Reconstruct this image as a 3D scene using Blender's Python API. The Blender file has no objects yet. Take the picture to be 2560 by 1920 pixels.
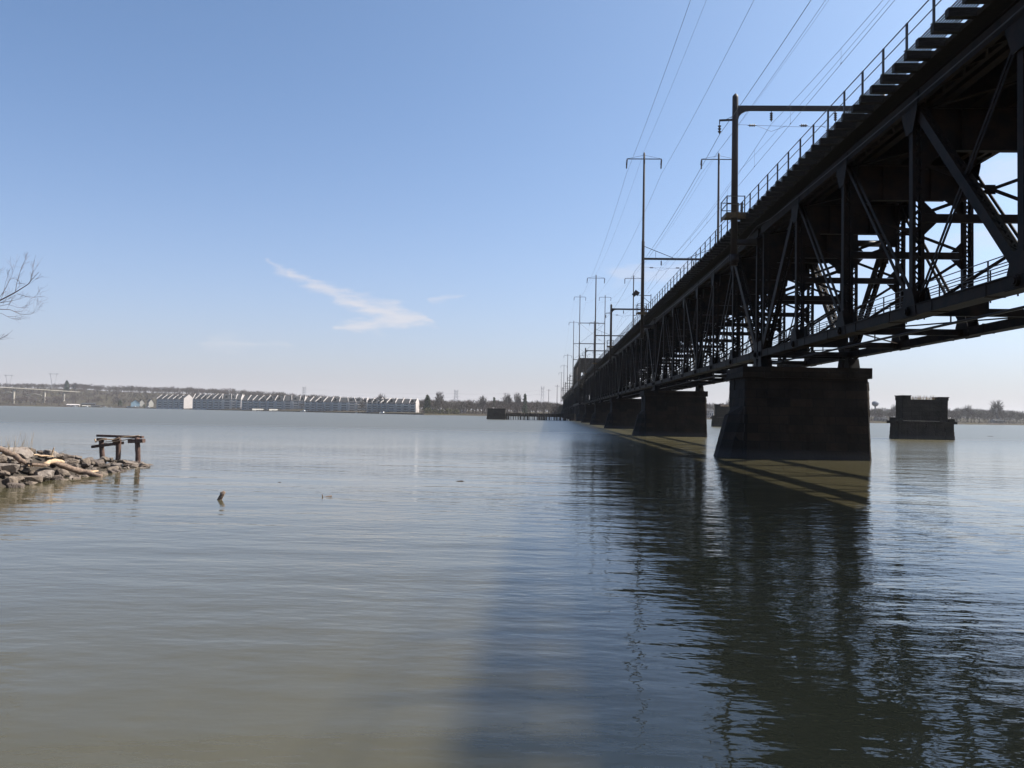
import bpy, bmesh, math, random
import numpy as np
from mathutils import Vector, Matrix, noise as mnoise

S = bpy.context.scene
COL = S.collection
R = math.radians
rnd = random.Random(7)

# ------------------------------------------------------------------ camera
F = 2070.0                        # focal length in photo pixels (2560 wide)
CAMZ = 2.8
cam_d = bpy.data.cameras.new('camera')
cam_d.sensor_width = 36.0
cam_d.lens = F / 2560 * 36.0
cam_d.clip_start = 0.1
cam_d.clip_end = 60000
cam = bpy.data.objects.new('camera', cam_d)
COL.objects.link(cam)
CM = Matrix.Translation((0, 0, CAMZ)) @ Matrix.Rotation(R(2.416), 4, 'Z') @ Matrix.Rotation(R(90 + 2.03), 4, 'X') @ Matrix.Rotation(R(1.05), 4, 'Z')
cam.matrix_world = CM
S.camera = cam

# ------------------------------------------------------------------ world, sun, exposure
TINT, LOWA, LOWC, CLOUDC = (0.77, 0.93, 0.98, 1), 0.75, (3.5, 3.25, 3.42, 1), (3.5, 3.35, 3.45, 1)
SUN_AZ, SUN_EL = R(75), R(48.7)   # azimuth clockwise from +Y
W = bpy.data.worlds.new('World')
S.world = W
W.use_nodes = True
wn, wl = W.node_tree.nodes, W.node_tree.links
for n in list(wn):
    wn.remove(n)


def wnode(t, **k):
    n = wn.new(t)
    for a, b in k.items():
        setattr(n, a, b)
    return n


def wmath(op, a, b=None, c=None, clamp=False):
    n = wnode('ShaderNodeMath', operation=op, use_clamp=clamp)
    for i, v in enumerate((a, b, c)):
        if v is None:
            continue
        if isinstance(v, (int, float)):
            n.inputs[i].default_value = v
        else:
            wl.new(v, n.inputs[i])
    return n.outputs[0]


sky = wnode('ShaderNodeTexSky', sky_type='NISHITA')
sky.sun_disc = False
sky.sun_elevation = SUN_EL
sky.sun_rotation = SUN_AZ
sky.altitude = 0
sky.air_density = 0.6
sky.dust_density = 3.0
sky.ozone_density = 3.0
tc = wnode('ShaderNodeTexCoord')
sep = wnode('ShaderNodeSeparateXYZ')
wl.new(tc.outputs['Generated'], sep.inputs[0])
az = wmath('MULTIPLY', wmath('ARCTAN2', sep.outputs[0], sep.outputs[1]), 57.29578)
el = wmath('MULTIPLY', wmath('ARCSINE', sep.outputs[2]), 57.29578)
cmb = wnode('ShaderNodeCombineXYZ')
wl.new(az, cmb.inputs[0])
wl.new(el, cmb.inputs[1])
# slow warp so that the wisps are ragged
nz = wnode('ShaderNodeTexNoise')
nz.inputs['Scale'].default_value = 0.55
nz.inputs['Detail'].default_value = 9
nz.inputs['Roughness'].default_value = 0.62
mp = wnode('ShaderNodeMapping')
mp.inputs['Scale'].default_value = (0.7, 2.8, 1)
mp.inputs['Rotation'].default_value = (0, 0, R(-14))
wl.new(cmb.outputs[0], mp.inputs[0])
wl.new(mp.outputs[0], nz.inputs['Vector'])


nzw = wnode('ShaderNodeTexNoise')
nzw.inputs['Scale'].default_value = 0.35
nzw.inputs['Detail'].default_value = 4
wl.new(mp.outputs[0], nzw.inputs['Vector'])
wsub = wnode('ShaderNodeVectorMath', operation='SUBTRACT')
wl.new(nzw.outputs['Color'], wsub.inputs[0])
wsub.inputs[1].default_value = (0.5, 0.5, 0.5)
wmul = wnode('ShaderNodeVectorMath', operation='MULTIPLY')
wl.new(wsub.outputs[0], wmul.inputs[0])
wmul.inputs[1].default_value = (2.6, 1.3, 0)
wadd = wnode('ShaderNodeVectorMath', operation='ADD')
wl.new(cmb.outputs[0], wadd.inputs[0])
wl.new(wmul.outputs[0], wadd.inputs[1])


def dirdeg(px, py):
    d = (CM.to_3x3() @ Vector((px - 1280, -(py - 960), -F))).normalized()
    return math.degrees(math.atan2(d.x, d.y)), math.degrees(math.asin(d.z))


def wisp(p, q, wp, wq, amt):
    (ax, ay), (bx, by) = dirdeg(*p), dirdeg(*q)
    sub = wnode('ShaderNodeVectorMath', operation='SUBTRACT')
    wl.new(wadd.outputs[0], sub.inputs[0])
    sub.inputs[1].default_value = (ax, ay, 0)
    dt = wnode('ShaderNodeVectorMath', operation='DOT_PRODUCT')
    wl.new(sub.outputs[0], dt.inputs[0])
    L2 = (bx - ax) ** 2 + (by - ay) ** 2
    dt.inputs[1].default_value = ((bx - ax) / L2, (by - ay) / L2, 0)
    t = wmath('MULTIPLY', dt.outputs['Value'], 1.0, clamp=True)
    sc = wnode('ShaderNodeVectorMath', operation='SCALE')
    sc.inputs[0].default_value = (bx - ax, by - ay, 0)
    wl.new(t, sc.inputs['Scale'])
    s2 = wnode('ShaderNodeVectorMath', operation='SUBTRACT')
    wl.new(sub.outputs[0], s2.inputs[0])
    wl.new(sc.outputs[0], s2.inputs[1])
    ln = wnode('ShaderNodeVectorMath', operation='LENGTH')
    wl.new(s2.outputs[0], ln.inputs[0])
    w = wmath('MULTIPLY_ADD', t, (wq - wp) / F * 57.3, wp / F * 57.3)
    m = wmath('SUBTRACT', 1.0, wmath('DIVIDE', ln.outputs['Value'], w))
    m = wmath('ADD', m, wmath('MULTIPLY_ADD', nz.outputs['Fac'], 2.2, -1.15))
    r = wnode('ShaderNodeMapRange', interpolation_type='SMOOTHSTEP')
    wl.new(m, r.inputs['Value'])
    r.inputs['From Min'].default_value = 0.0
    r.inputs['From Max'].default_value = 1.1
    r.inputs['To Max'].default_value = amt
    return r.outputs[0]


masks = [wisp(*a) for a in (
    ((660, 655), (745, 705), 10, 20, 0.35), ((725, 690), (870, 752), 18, 28, 0.6), ((850, 745), (990, 792), 30, 42, 0.7),
    ((950, 797), (1080, 795), 46, 18, 0.68), ((1010, 800), (850, 820), 32, 16, 0.62),
    ((1085, 750), (1170, 738), 12, 9, 0.3), ((520, 858), (720, 868), 26, 18, 0.22),
    ((1540, 690), (1720, 668), 34, 24, 0.28), ((2380, 470), (2560, 420), 40, 70, 0.35),
    ((1990, 700), (2200, 640), 40, 60, 0.3), ((2300, 620), (2560, 560), 30, 40, 0.3))]
cov = masks[0]
for m_ in masks[1:]:
    cov = wmath('MAXIMUM', cov, m_)
tint = wnode('ShaderNodeMix', data_type='RGBA', blend_type='MULTIPLY')
tint.inputs['Factor'].default_value = 1.0
wl.new(sky.outputs[0], tint.inputs['A'])
tint.inputs['B'].default_value = TINT
low = wnode('ShaderNodeMix', data_type='RGBA')          # pale air low over the horizon
wl.new(wmath('MULTIPLY', wmath('EXPONENT', wmath('MULTIPLY', wmath('MAXIMUM', el, 0.0), -1 / 7.0)), LOWA), low.inputs['Factor'])
wl.new(tint.outputs['Result'], low.inputs['A'])
low.inputs['B'].default_value = LOWC
mixc = wnode('ShaderNodeMix', data_type='RGBA')
wl.new(cov, mixc.inputs['Factor'])
wl.new(low.outputs['Result'], mixc.inputs['A'])
mixc.inputs['B'].default_value = CLOUDC
bg = wnode('ShaderNodeBackground')
bg.inputs['Strength'].default_value = 0.11
wl.new(mixc.outputs['Result'], bg.inputs['Color'])
wo = wnode('ShaderNodeOutputWorld')
wl.new(bg.outputs[0], wo.inputs['Surface'])

sun_d = bpy.data.lights.new('sun', 'SUN')
sun_d.energy = 5.0
sun_d.angle = R(1.2)
sun_d.color = (1.0, 0.94, 0.85)
sun = bpy.data.objects.new('sun', sun_d)
COL.objects.link(sun)
sdir = Vector((math.sin(SUN_AZ) * math.cos(SUN_EL), math.cos(SUN_AZ) * math.cos(SUN_EL), math.sin(SUN_EL)))
sun.rotation_euler = sdir.to_track_quat('Z', 'Y').to_euler()
sun.location = (60, -20, 80)

S.view_settings.view_transform = 'Standard'
S.view_settings.look = 'None'
S.view_settings.exposure = 1.08
S.view_settings.gamma = 1.0
S.view_settings.use_curve_mapping = False


# ------------------------------------------------------------------ helpers
def ray(px, py):
    return (CM.to_3x3() @ Vector((px - 1280, -(py - 960), -F))).normalized()


def at(px, py, Y):
    """world point on the photo ray at distance Y along the bridge direction"""
    d = ray(px, py)
    return Vector((0, 0, CAMZ)) + d * (Y / d.y)


def ground(px, py, z=0.0):
    d = ray(px, py)
    return Vector((0, 0, CAMZ)) + d * ((z - CAMZ) / d.z)


def horizon(px):
    return 1035 + 0.0183 * (px - 1366)


class MB:
    def __init__(self):
        self.v, self.f, self.m = [], [], []
        self.mi = 0

    def add(self, vs, fs):
        b = len(self.v)
        self.v += [tuple(p) for p in vs]
        for f in fs:
            self.f.append(tuple(b + i for i in f))
            self.m.append(self.mi)

    def box(self, c, s, rot=None):
        x, y, z = s[0] / 2, s[1] / 2, s[2] / 2
        P = [Vector(p) for p in ((-x, -y, -z), (x, -y, -z), (x, y, -z), (-x, y, -z), (-x, -y, z), (x, -y, z), (x, y, z), (-x, y, z))]
        if rot is not None:
            P = [rot @ p for p in P]
        c = Vector(c)
        self.add([p + c for p in P], [(0, 3, 2, 1), (4, 5, 6, 7), (0, 1, 5, 4), (1, 2, 6, 5), (2, 3, 7, 6), (3, 0, 4, 7)])

    def bb(self, x0, x1, y0, y1, z0, z1):
        self.box(((x0 + x1) / 2, (y0 + y1) / 2, (z0 + z1) / 2), (x1 - x0, y1 - y0, z1 - z0))

    def bar(self, p, q, a, b, up=(0, 0, 1)):
        """rectangular bar p->q, a = size along side axis, b = size along up axis"""
        p, q = Vector(p), Vector(q)
        d = q - p
        L = d.length
        if L < 1e-6:
            return
        d.normalize()
        u = Vector(up)
        s = d.cross(u)
        if s.length < 1e-4:
            s = d.cross(Vector((1, 0, 0)))
        s.normalize()
        u = s.cross(d)
        M = Matrix((s, d, u)).transposed()
        self.box((p + q) / 2, (a, L, b), M)

    def tube(self, pts, rs, n=8, caps=True):
        pts = [Vector(p) for p in pts]
        if not hasattr(rs, '__len__'):
            rs = [rs] * len(pts)
        b = len(self.v)
        prev = None
        for i, p in enumerate(pts):
            d = (pts[min(i + 1, len(pts) - 1)] - pts[max(i - 1, 0)])
            d.normalize()
            if prev is None:
                s = d.cross(Vector((0, 0, 1)))
                if s.length < 0.05:
                    s = d.cross(Vector((0, 1, 0)))
            else:
                s = prev - d * prev.dot(d)
            s.normalize()
            prev = s
            u = s.cross(d)
            for k in range(n):
                a = 2 * math.pi * k / n
                self.v.append(tuple(p + (s * math.cos(a) + u * math.sin(a)) * rs[i]))
        for i in range(len(pts) - 1):
            for k in range(n):
                k2 = (k + 1) % n
                self.f.append((b + i * n + k, b + (i + 1) * n + k, b + (i + 1) * n + k2, b + i * n + k2))
                self.m.append(self.mi)
        if caps:
            self.f.append(tuple(b + k for k in range(n)))
            self.m.append(self.mi)
            e = b + (len(pts) - 1) * n
            self.f.append(tuple(e + k for k in reversed(range(n))))
            self.m.append(self.mi)

    def prism(self, poly, axis, a0, a1):
        """2-D polygon extruded along axis ('x','y','z') from a0 to a1"""
        def mk(p, a):
            return {'x': (a, p[0], p[1]), 'y': (p[0], a, p[1]), 'z': (p[0], p[1], a)}[axis]
        n = len(poly)
        vs = [mk(p, a0) for p in poly] + [mk(p, a1) for p in poly]
        fs = [tuple(range(n)), tuple(reversed(range(n, 2 * n)))]
        fs += [(i, n + i, n + (i + 1) % n, (i + 1) % n) for i in range(n)]
        self.add(vs, fs)

    def build(self, name, mat, parent=None, smooth=False, fix=True):
        me = bpy.data.meshes.new(name)
        me.from_pydata(self.v, [], self.f)
        mats = mat if isinstance(mat, (list, tuple)) else [mat]
        for m in mats:
            me.materials.append(m)
        if len(mats) > 1:
            me.polygons.foreach_set('material_index', self.m)
        if fix:
            bm = bmesh.new()
            bm.from_mesh(me)
            bmesh.ops.recalc_face_normals(bm, faces=bm.faces)
            bm.to_mesh(me)
            bm.free()
        if smooth:
            me.polygons.foreach_set('use_smooth', [True] * len(me.polygons))
        me.update()
        return link(name, me, parent)


def link(name, me, parent=None):
    o = bpy.data.objects.new(name, me)
    COL.objects.link(o)
    if parent is not None:
        o.parent = parent
    return o


def tag(o, label=None, cat=None, group=None, kind=None):
    for k, v in (('label', label), ('category', cat), ('group', group), ('kind', kind)):
        if v:
            o[k] = v
    return o


def empty(name, loc, label, cat, group=None, rz=0.0):
    o = bpy.data.objects.new(name, None)
    COL.objects.link(o)
    o.location = loc
    o.rotation_euler = (0, 0, rz)
    o.empty_display_size = 0.5
    return tag(o, label, cat, group)


KIDS = {}


def kids(o):
    return [c for c in COL.objects if c.parent == o]


def copy_tree(o, parent=None, tree=None):
    tree = tree if tree is not None else snapshot(o)
    c = o.copy()
    COL.objects.link(c)
    if parent is not None:
        c.parent = parent
    for ch, sub in tree:
        copy_tree(ch, c, sub)
    return c


def snapshot(o):
    return [(ch, snapshot(ch)) for ch in kids(o)]


def lerp(a, b, t):
    return a + (b - a) * t


def interp(tab, x):
    if x <= tab[0][0]:
        return tab[0][1]
    for (a, va), (b, vb) in zip(tab, tab[1:]):
        if x <= b:
            return lerp(va, vb, (x - a) / (b - a))
    return tab[-1][1]


# ------------------------------------------------------------------ materials
def mat(name, base, rough=0.6, spec=0.5, metal=0.0, var=None, vscale=2.0, vdetail=5, bump=0.0, bscale=20.0, stretch=(1, 1, 1), lo=0.35, hi=0.65, coords='Object'):
    m = bpy.data.materials.new(name)
    m.use_nodes = True
    nt = m.node_tree
    N, L = nt.nodes, nt.links
    b = N['Principled BSDF']
    b.inputs['Base Color'].default_value = (*base, 1)
    b.inputs['Roughness'].default_value = rough
    b.inputs['Specular IOR Level'].default_value = spec
    b.inputs['Metallic'].default_value = metal
    t = N.new('ShaderNodeTexCoord')
    mpn = N.new('ShaderNodeMapping')
    mpn.inputs['Scale'].default_value = stretch
    L.new(t.outputs[coords], mpn.inputs[0])
    if var is not None:
        n = N.new('ShaderNodeTexNoise')
        n.inputs['Scale'].default_value = vscale
        n.inputs['Detail'].default_value = vdetail
        n.inputs['Roughness'].default_value = 0.6
        L.new(mpn.outputs[0], n.inputs['Vector'])
        r = N.new('ShaderNodeMapRange')
        r.inputs['From Min'].default_value = lo
        r.inputs['From Max'].default_value = hi
        L.new(n.outputs['Fac'], r.inputs['Value'])
        mx = N.new('ShaderNodeMix')
        mx.data_type = 'RGBA'
        L.new(r.outputs[0], mx.inputs['Factor'])
        mx.inputs['A'].default_value = (*base, 1)
        mx.inputs['B'].default_value = (*var, 1)
        L.new(mx.outputs['Result'], b.inputs['Base Color'])
    if bump:
        n2 = N.new('ShaderNodeTexNoise')
        n2.inputs['Scale'].default_value = bscale
        n2.inputs['Detail'].default_value = 6
        L.new(mpn.outputs[0], n2.inputs['Vector'])
        bp = N.new('ShaderNodeBump')
        bp.inputs['Strength'].default_value = 1.0
        bp.inputs['Distance'].default_value = bump
        L.new(n2.outputs['Fac'], bp.inputs['Height'])
        L.new(bp.outputs[0], b.inputs['Normal'])
    return m


M = {}
M['steel'] = mat('black_painted_steel', (0.0045, 0.004, 0.0038), 0.6, 0.09, var=(0.02, 0.0115, 0.0075), vscale=1.6, bump=0.004, bscale=14)
M['steel_pole'] = mat('weathered_pole_steel', (0.016, 0.012, 0.013), 0.55, 0.35, var=(0.028, 0.018, 0.015), vscale=1.0, bump=0.003, bscale=10)
M['rail'] = mat('grey_rail_paint', (0.022, 0.024, 0.03), 0.5, 0.4, var=(0.035, 0.026, 0.022), vscale=3)
M['grating'] = mat('weathered_walkway_boards', (0.10, 0.105, 0.11), 0.8, 0.2, var=(0.16, 0.155, 0.15), vscale=2)
M['tie'] = mat('creosoted_timber', (0.012, 0.01, 0.009), 0.75, 0.25, var=(0.025, 0.02, 0.017), vscale=3, bump=0.01, bscale=8, stretch=(1, 6, 6))
M['yellow'] = mat('yellow_platform_paint', (0.1, 0.055, 0.015), 0.6, 0.3, var=(0.05, 0.03, 0.015), vscale=5)
M['wire'] = mat('wire_metal', (0.05, 0.05, 0.06), 0.5, 0.4)
M['insul'] = mat('brown_porcelain', (0.03, 0.02, 0.02), 0.25, 0.5)
M['wood'] = mat('weathered_pile_wood', (0.12, 0.075, 0.06), 0.85, 0.2, var=(0.055, 0.035, 0.03), vscale=3, bump=0.02, bscale=10, stretch=(4, 4, .7))
M['driftwood'] = mat('bleached_driftwood', (0.2, 0.145, 0.11), 0.85, 0.2, var=(0.1, 0.07, 0.055), vscale=4, bump=0.015, bscale=12, stretch=(3, 3, 3))
M['pale_stick'] = mat('pale_dry_stick', (0.42, 0.31, 0.2), 0.8, 0.2, var=(0.3, 0.2, 0.13), vscale=6)
M['bark'] = mat('bare_twig_bark', (0.17, 0.13, 0.12), 0.85, 0.2, var=(0.12, 0.09, 0.085), vscale=4)
M['rock'] = mat('riprap_stone', (0.165, 0.13, 0.1), 0.9, 0.25, var=(0.085, 0.066, 0.055), vscale=2.2, bump=0.05, bscale=5)
M['rock_pale'] = mat('pale_riprap_stone', (0.215, 0.18, 0.155), 0.9, 0.25, var=(0.13, 0.105, 0.09), vscale=2.5, bump=0.05, bscale=5)
M['rock_dark'] = mat('dark_riprap_stone', (0.062, 0.049, 0.042), 0.85, 0.3, var=(0.11, 0.085, 0.07), vscale=2.5, bump=0.05, bscale=5)
M['bank'] = mat('muddy_bank', (0.05, 0.04, 0.03), 0.9, 0.2, var=(0.03, 0.024, 0.02), vscale=1.5, bump=0.05, bscale=6)
M['land'] = mat('winter_ground', (0.04, 0.031, 0.026), 0.95, 0.05, var=(0.05, 0.043, 0.024), vscale=0.02)
M['woods'] = mat('bare_woods', (0.075, 0.052, 0.05), 0.95, 0.05, var=(0.06, 0.05, 0.038), vscale=0.012, vdetail=3)
M['woods_dark'] = mat('far_bare_tree', (0.05, 0.038, 0.037), 0.95, 0.05, var=(0.07, 0.053, 0.05), vscale=0.2)
M['evergreen'] = mat('evergreen_foliage', (0.028, 0.042, 0.022), 0.9, 0.1, var=(0.05, 0.06, 0.03), vscale=0.5)
M['shrub'] = mat('olive_shrub', (0.055, 0.06, 0.028), 0.95, 0.1, var=(0.1, 0.085, 0.04), vscale=0.4)
M['condo'] = mat('grey_blue_siding', (0.36, 0.39, 0.41), 0.8, 0.2, var=(0.31, 0.34, 0.365), vscale=0.3)
M['white'] = mat('white_siding', (0.43, 0.385, 0.365), 0.7, 0.2, var=(0.37, 0.335, 0.32), vscale=0.4)
M['roof'] = mat('grey_shingle_roof', (0.03, 0.031, 0.036), 0.9, 0.05, var=(0.045, 0.044, 0.046), vscale=0.6)
M['glass'] = mat('dark_window_glass', (0.06, 0.075, 0.1), 0.15, 0.5)
M['blue_house'] = mat('pale_blue_siding', (0.24, 0.33, 0.39), 0.8, 0.2, var=(0.2, 0.29, 0.34), vscale=0.5)
M['boat'] = mat('white_gelcoat', (0.55, 0.55, 0.55), 0.35, 0.4, var=(0.48, 0.48, 0.48), vscale=1)
M['concrete'] = mat('pale_concrete', (0.26, 0.24, 0.205), 0.9, 0.1, var=(0.21, 0.19, 0.165), vscale=0.3)
M['pylon'] = mat('galvanised_lattice', (0.22, 0.23, 0.25), 0.6, 0.3)
M['tank'] = mat('pale_tank_paint', (0.15, 0.16, 0.19), 0.6, 0.2, var=(0.13, 0.14, 0.17), vscale=0.2)
M['reed'] = mat('dry_reed', (0.3, 0.22, 0.13), 0.9, 0.1, var=(0.22, 0.16, 0.1), vscale=5)
M['fender'] = mat('fender_timber', (0.04, 0.035, 0.03), 0.9, 0.1, var=(0.07, 0.055, 0.045), vscale=0.8)
M['house'] = mat('pale_house_siding', (0.3, 0.28, 0.25), 0.85, 0.1, var=(0.25, 0.235, 0.21), vscale=0.3)


def stone_mat(name, a, b, mortar, cw, ch):
    m = bpy.data.materials.new(name)
    m.use_nodes = True
    N, L = m.node_tree.nodes, m.node_tree.links
    bs = N['Principled BSDF']
    bs.inputs['Roughness'].default_value = 0.92
    bs.inputs['Specular IOR Level'].default_value = 0.2
    g = N.new('ShaderNodeTexCoord')
    sx = N.new('ShaderNodeSeparateXYZ')
    L.new(g.outputs['Object'], sx.inputs[0])
    ad = N.new('ShaderNodeMath')
    ad.operation = 'ADD'
    L.new(sx.outputs[0], ad.inputs[0])
    L.new(sx.outputs[1], ad.inputs[1])
    cb = N.new('ShaderNodeCombineXYZ')
    L.new(ad.outputs[0], cb.inputs[0])
    L.new(sx.outputs[2], cb.inputs[1])
    br = N.new('ShaderNodeTexBrick')
    L.new(cb.outputs[0], br.inputs['Vector'])
    br.inputs['Scale'].default_value = 1.0
    br.inputs['Brick Width'].default_value = cw
    br.inputs['Row Height'].default_value = ch
    br.inputs['Mortar Size'].default_value = 0.02
    br.inputs['Color1'].default_value = (*a, 1)
    br.inputs['Color2'].default_value = (*b, 1)
    br.inputs['Mortar'].default_value = (*mortar, 1)
    n = N.new('ShaderNodeTexNoise')
    n.inputs['Scale'].default_value = 0.7
    n.inputs['Detail'].default_value = 8
    L.new(g.outputs['Object'], n.inputs['Vector'])
    mr = N.new('ShaderNodeMapRange')
    mr.inputs['From Min'].default_value = 0.3
    mr.inputs['From Max'].default_value = 0.7
    mr.inputs['To Min'].default_value = 0.55
    mr.inputs['To Max'].default_value = 1.25
    L.new(n.outputs['Fac'], mr.inputs['Value'])
    mu = N.new('ShaderNodeVectorMath')
    mu.operation = 'SCALE'
    L.new(br.outputs['Color'], mu.inputs[0])
    L.new(mr.outputs[0], mu.inputs['Scale'])
    # pale silt band left by the tide, just above the water
    zr = N.new('ShaderNodeMapRange')
    zr.inputs['From Min'].default_value = 0.3
    zr.inputs['From Max'].default_value = 0.75
    zr.inputs['To Min'].default_value = 1.0
    zr.inputs['To Max'].default_value = 0.0
    L.new(sx.outputs[2], zr.inputs['Value'])
    mx = N.new('ShaderNodeMix')
    mx.data_type = 'RGBA'
    sc = N.new('ShaderNodeMath')
    sc.operation = 'MULTIPLY'
    sc.inputs[1].default_value = 0.6
    L.new(zr.outputs[0], sc.inputs[0])
    L.new(sc.outputs[0], mx.inputs['Factor'])
    L.new(mu.outputs[0], mx.inputs['A'])
    mx.inputs['B'].default_value = (0.05, 0.045, 0.042, 1)
    L.new(mx.outputs['Result'], bs.inputs['Base Color'])
    n3 = N.new('ShaderNodeTexNoise')
    n3.inputs['Scale'].default_value = 5
    n3.inputs['Detail'].default_value = 8
    L.new(g.outputs['Object'], n3.inputs['Vector'])
    bp = N.new('ShaderNodeBump')
    bp.inputs['Distance'].default_value = 0.06
    L.new(n3.outputs['Fac'], bp.inputs['Height'])
    L.new(bp.outputs[0], bs.inputs['Normal'])
    return m


M['stone'] = stone_mat('dark_granite_ashlar', (0.029, 0.0195, 0.0125), (0.0175, 0.0125, 0.009), (0.009, 0.0075, 0.006), 1.5, 0.6)
M['stone2'] = stone_mat('stained_pier_masonry', (0.03, 0.024, 0.019), (0.024, 0.019, 0.016), (0.014, 0.012, 0.01), 1.3, 0.6)


def water_mat():
    m = bpy.data.materials.new('silty_river_water')
    m.use_nodes = True
    N, L = m.node_tree.nodes, m.node_tree.links
    bs = N['Principled BSDF']
    bs.inputs['Base Color'].default_value = (0.060, 0.0525, 0.0290, 1)
    bs.inputs['Roughness'].default_value = 0.03
    bs.inputs['IOR'].default_value = 1.33
    g = N.new('ShaderNodeNewGeometry')

    def noise(scale, stretch, rot, detail=2, rough=0.5, dist=0.0):
        mp_ = N.new('ShaderNodeMapping')
        mp_.inputs['Scale'].default_value = stretch
        mp_.inputs['Rotation'].default_value = (0, 0, R(rot))
        L.new(g.outputs['Position'], mp_.inputs[0])
        n = N.new('ShaderNodeTexNoise')
        n.inputs['Scale'].default_value = scale
        n.inputs['Detail'].default_value = detail
        n.inputs['Roughness'].default_value = rough
        n.inputs['Distortion'].default_value = dist
        L.new(mp_.outputs[0], n.inputs['Vector'])
        return n.outputs['Fac']

    def mth(op, a, b):
        n = N.new('ShaderNodeMath')
        n.operation = op
        for i, v in enumerate((a, b)):
            if isinstance(v, (int, float)):
                n.inputs[i].default_value = v
            else:
                L.new(v, n.inputs[i])
        return n.outputs[0]
    sy = N.new('ShaderNodeSeparateXYZ')
    L.new(g.outputs['Position'], sy.inputs[0])
    rr = N.new('ShaderNodeMapRange')
    rr.inputs['From Min'].default_value = 30
    rr.inputs['From Max'].default_value = 140
    rr.inputs['To Min'].default_value = 0.03
    rr.inputs['To Max'].default_value = 0.3
    L.new(sy.outputs[1], rr.inputs['Value'])
    L.new(rr.outputs[0], bs.inputs['Roughness'])
    swell = mth('MULTIPLY', noise(0.55, (0.35, 1.0, 1), 8, 1), 0.045)
    chop = mth('MULTIPLY', noise(1.9, (0.4, 1.0, 1), -6, 2), 0.026)
    rip = mth('ADD', mth('MULTIPLY', noise(5.5, (0.5, 1.0, 1), 4, 2), 0.0085), mth('MULTIPLY', noise(15, (0.6, 1.0, 1), -3, 1), 0.0016))
    patch = N.new('ShaderNodeMapRange')
    patch.inputs['From Min'].default_value = 0.35
    patch.inputs['From Max'].default_value = 0.65
    patch.inputs['To Min'].default_value = 0.3
    patch.inputs['To Max'].default_value = 1.5
    L.new(noise(0.05, (0.5, 1.4, 1), 5, 3), patch.inputs['Value'])
    h = mth('ADD', swell, mth('MULTIPLY', mth('ADD', chop, rip), patch.outputs[0]))
    bp = N.new('ShaderNodeBump')
    bp.inputs['Strength'].default_value = 1.0
    bp.inputs['Distance'].default_value = 1.0
    L.new(h, bp.inputs['Height'])
    L.new(bp.outputs[0], bs.inputs['Normal'])
    return m


M['water'] = water_mat()

# ------------------------------------------------------------------ water and land
w = MB()
w.add([(-3900, -60, 0), (3900, -60, 0), (3900, 4200, 0), (-3900, 4200, 0)], [(0, 1, 2, 3)])
tag(w.build('river_water', M['water'], fix=False), kind='structure')

SHORE = [(-500, 1350), (27, 1288), (200, 1340), (385, 1260), (583, 1080), (800, 940), (1050, 760), (1217, 780), (1366, 800), (1600, 900), (1810, 930), (2168, 760), (2400, 850), (2560, 960), (3100, 1100)]
# height (photo px above the horizon) of the ground a few hundred metres inland
HILL = [(-500, 46), (0, 44), (165, 46), (300, 40), (500, 38), (600, 34), (700, 27), (800, 20), (900, 14), (1000, 10), (1150, 7), (1366, 7), (1600, 9), (1800, 18), (2000, 12), (2168, 9), (2400, 14), (2560, 8), (3100, 8)]


def shore(px):
    return interp(SHORE, px)


def bank_pt(px, Y, z):
    p = at(px, horizon(px), Y)
    return Vector((p.x, p.y, z))


land = MB()
pxs = list(range(-500, 3101, 40))
layers = [(-6, -0.8, 0), (3, 1.1, 0), (30, 1.8, 0), (130, 3.0, .15), (260, 5, .55), (420, 8, 1.0), (700, 9, 1.16), (2600, 9, 1.0)]
for off, z0, hf in layers:
    for px in pxs:
        Y = shore(px) + off
        hz = max(0, interp(HILL, px)) * (shore(px) + min(off, 420)) / F
        z = z0 * (1 if hf == 0 else min(1, hz / 10 + .35)) + hf * max(0, hz - z0) + (rnd.uniform(-.2, .2) if off > 20 else 0)
        land.v.append(tuple(bank_pt(px, Y, z)))
nx = len(pxs)
for i in range(len(layers) - 1):
    for j in range(nx - 1):
        land.f.append((i * nx + j, i * nx + j + 1, (i + 1) * nx + j + 1, (i + 1) * nx + j))
        land.m.append(0)
tag(land.build('far_shore_terrain', M['land'], smooth=True), kind='structure')


def land_z(px, off):
    prev = None
    for o_, z0, hf in layers:
        hz = max(0, interp(HILL, px)) * (shore(px) + min(o_, 420)) / F
        z = z0 * (1 if hf == 0 else min(1, hz / 10 + .35)) + hf * max(0, hz - z0)
        if off <= o_ and prev:
            return lerp(prev[1], z, (off - prev[0]) / (o_ - prev[0]))
        prev = (o_, z)
    return prev[1]


# ------------------------------------------------------------------ the bridge
XN, XF = 15.5, 21.6               # the two truss planes
ZB, ZT = 7.38, 16.3               # chord centre lines
PAN, NP = 8.1, 7
SPAN = PAN * NP
ZD = 17.05                        # underside of the ties


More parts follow.
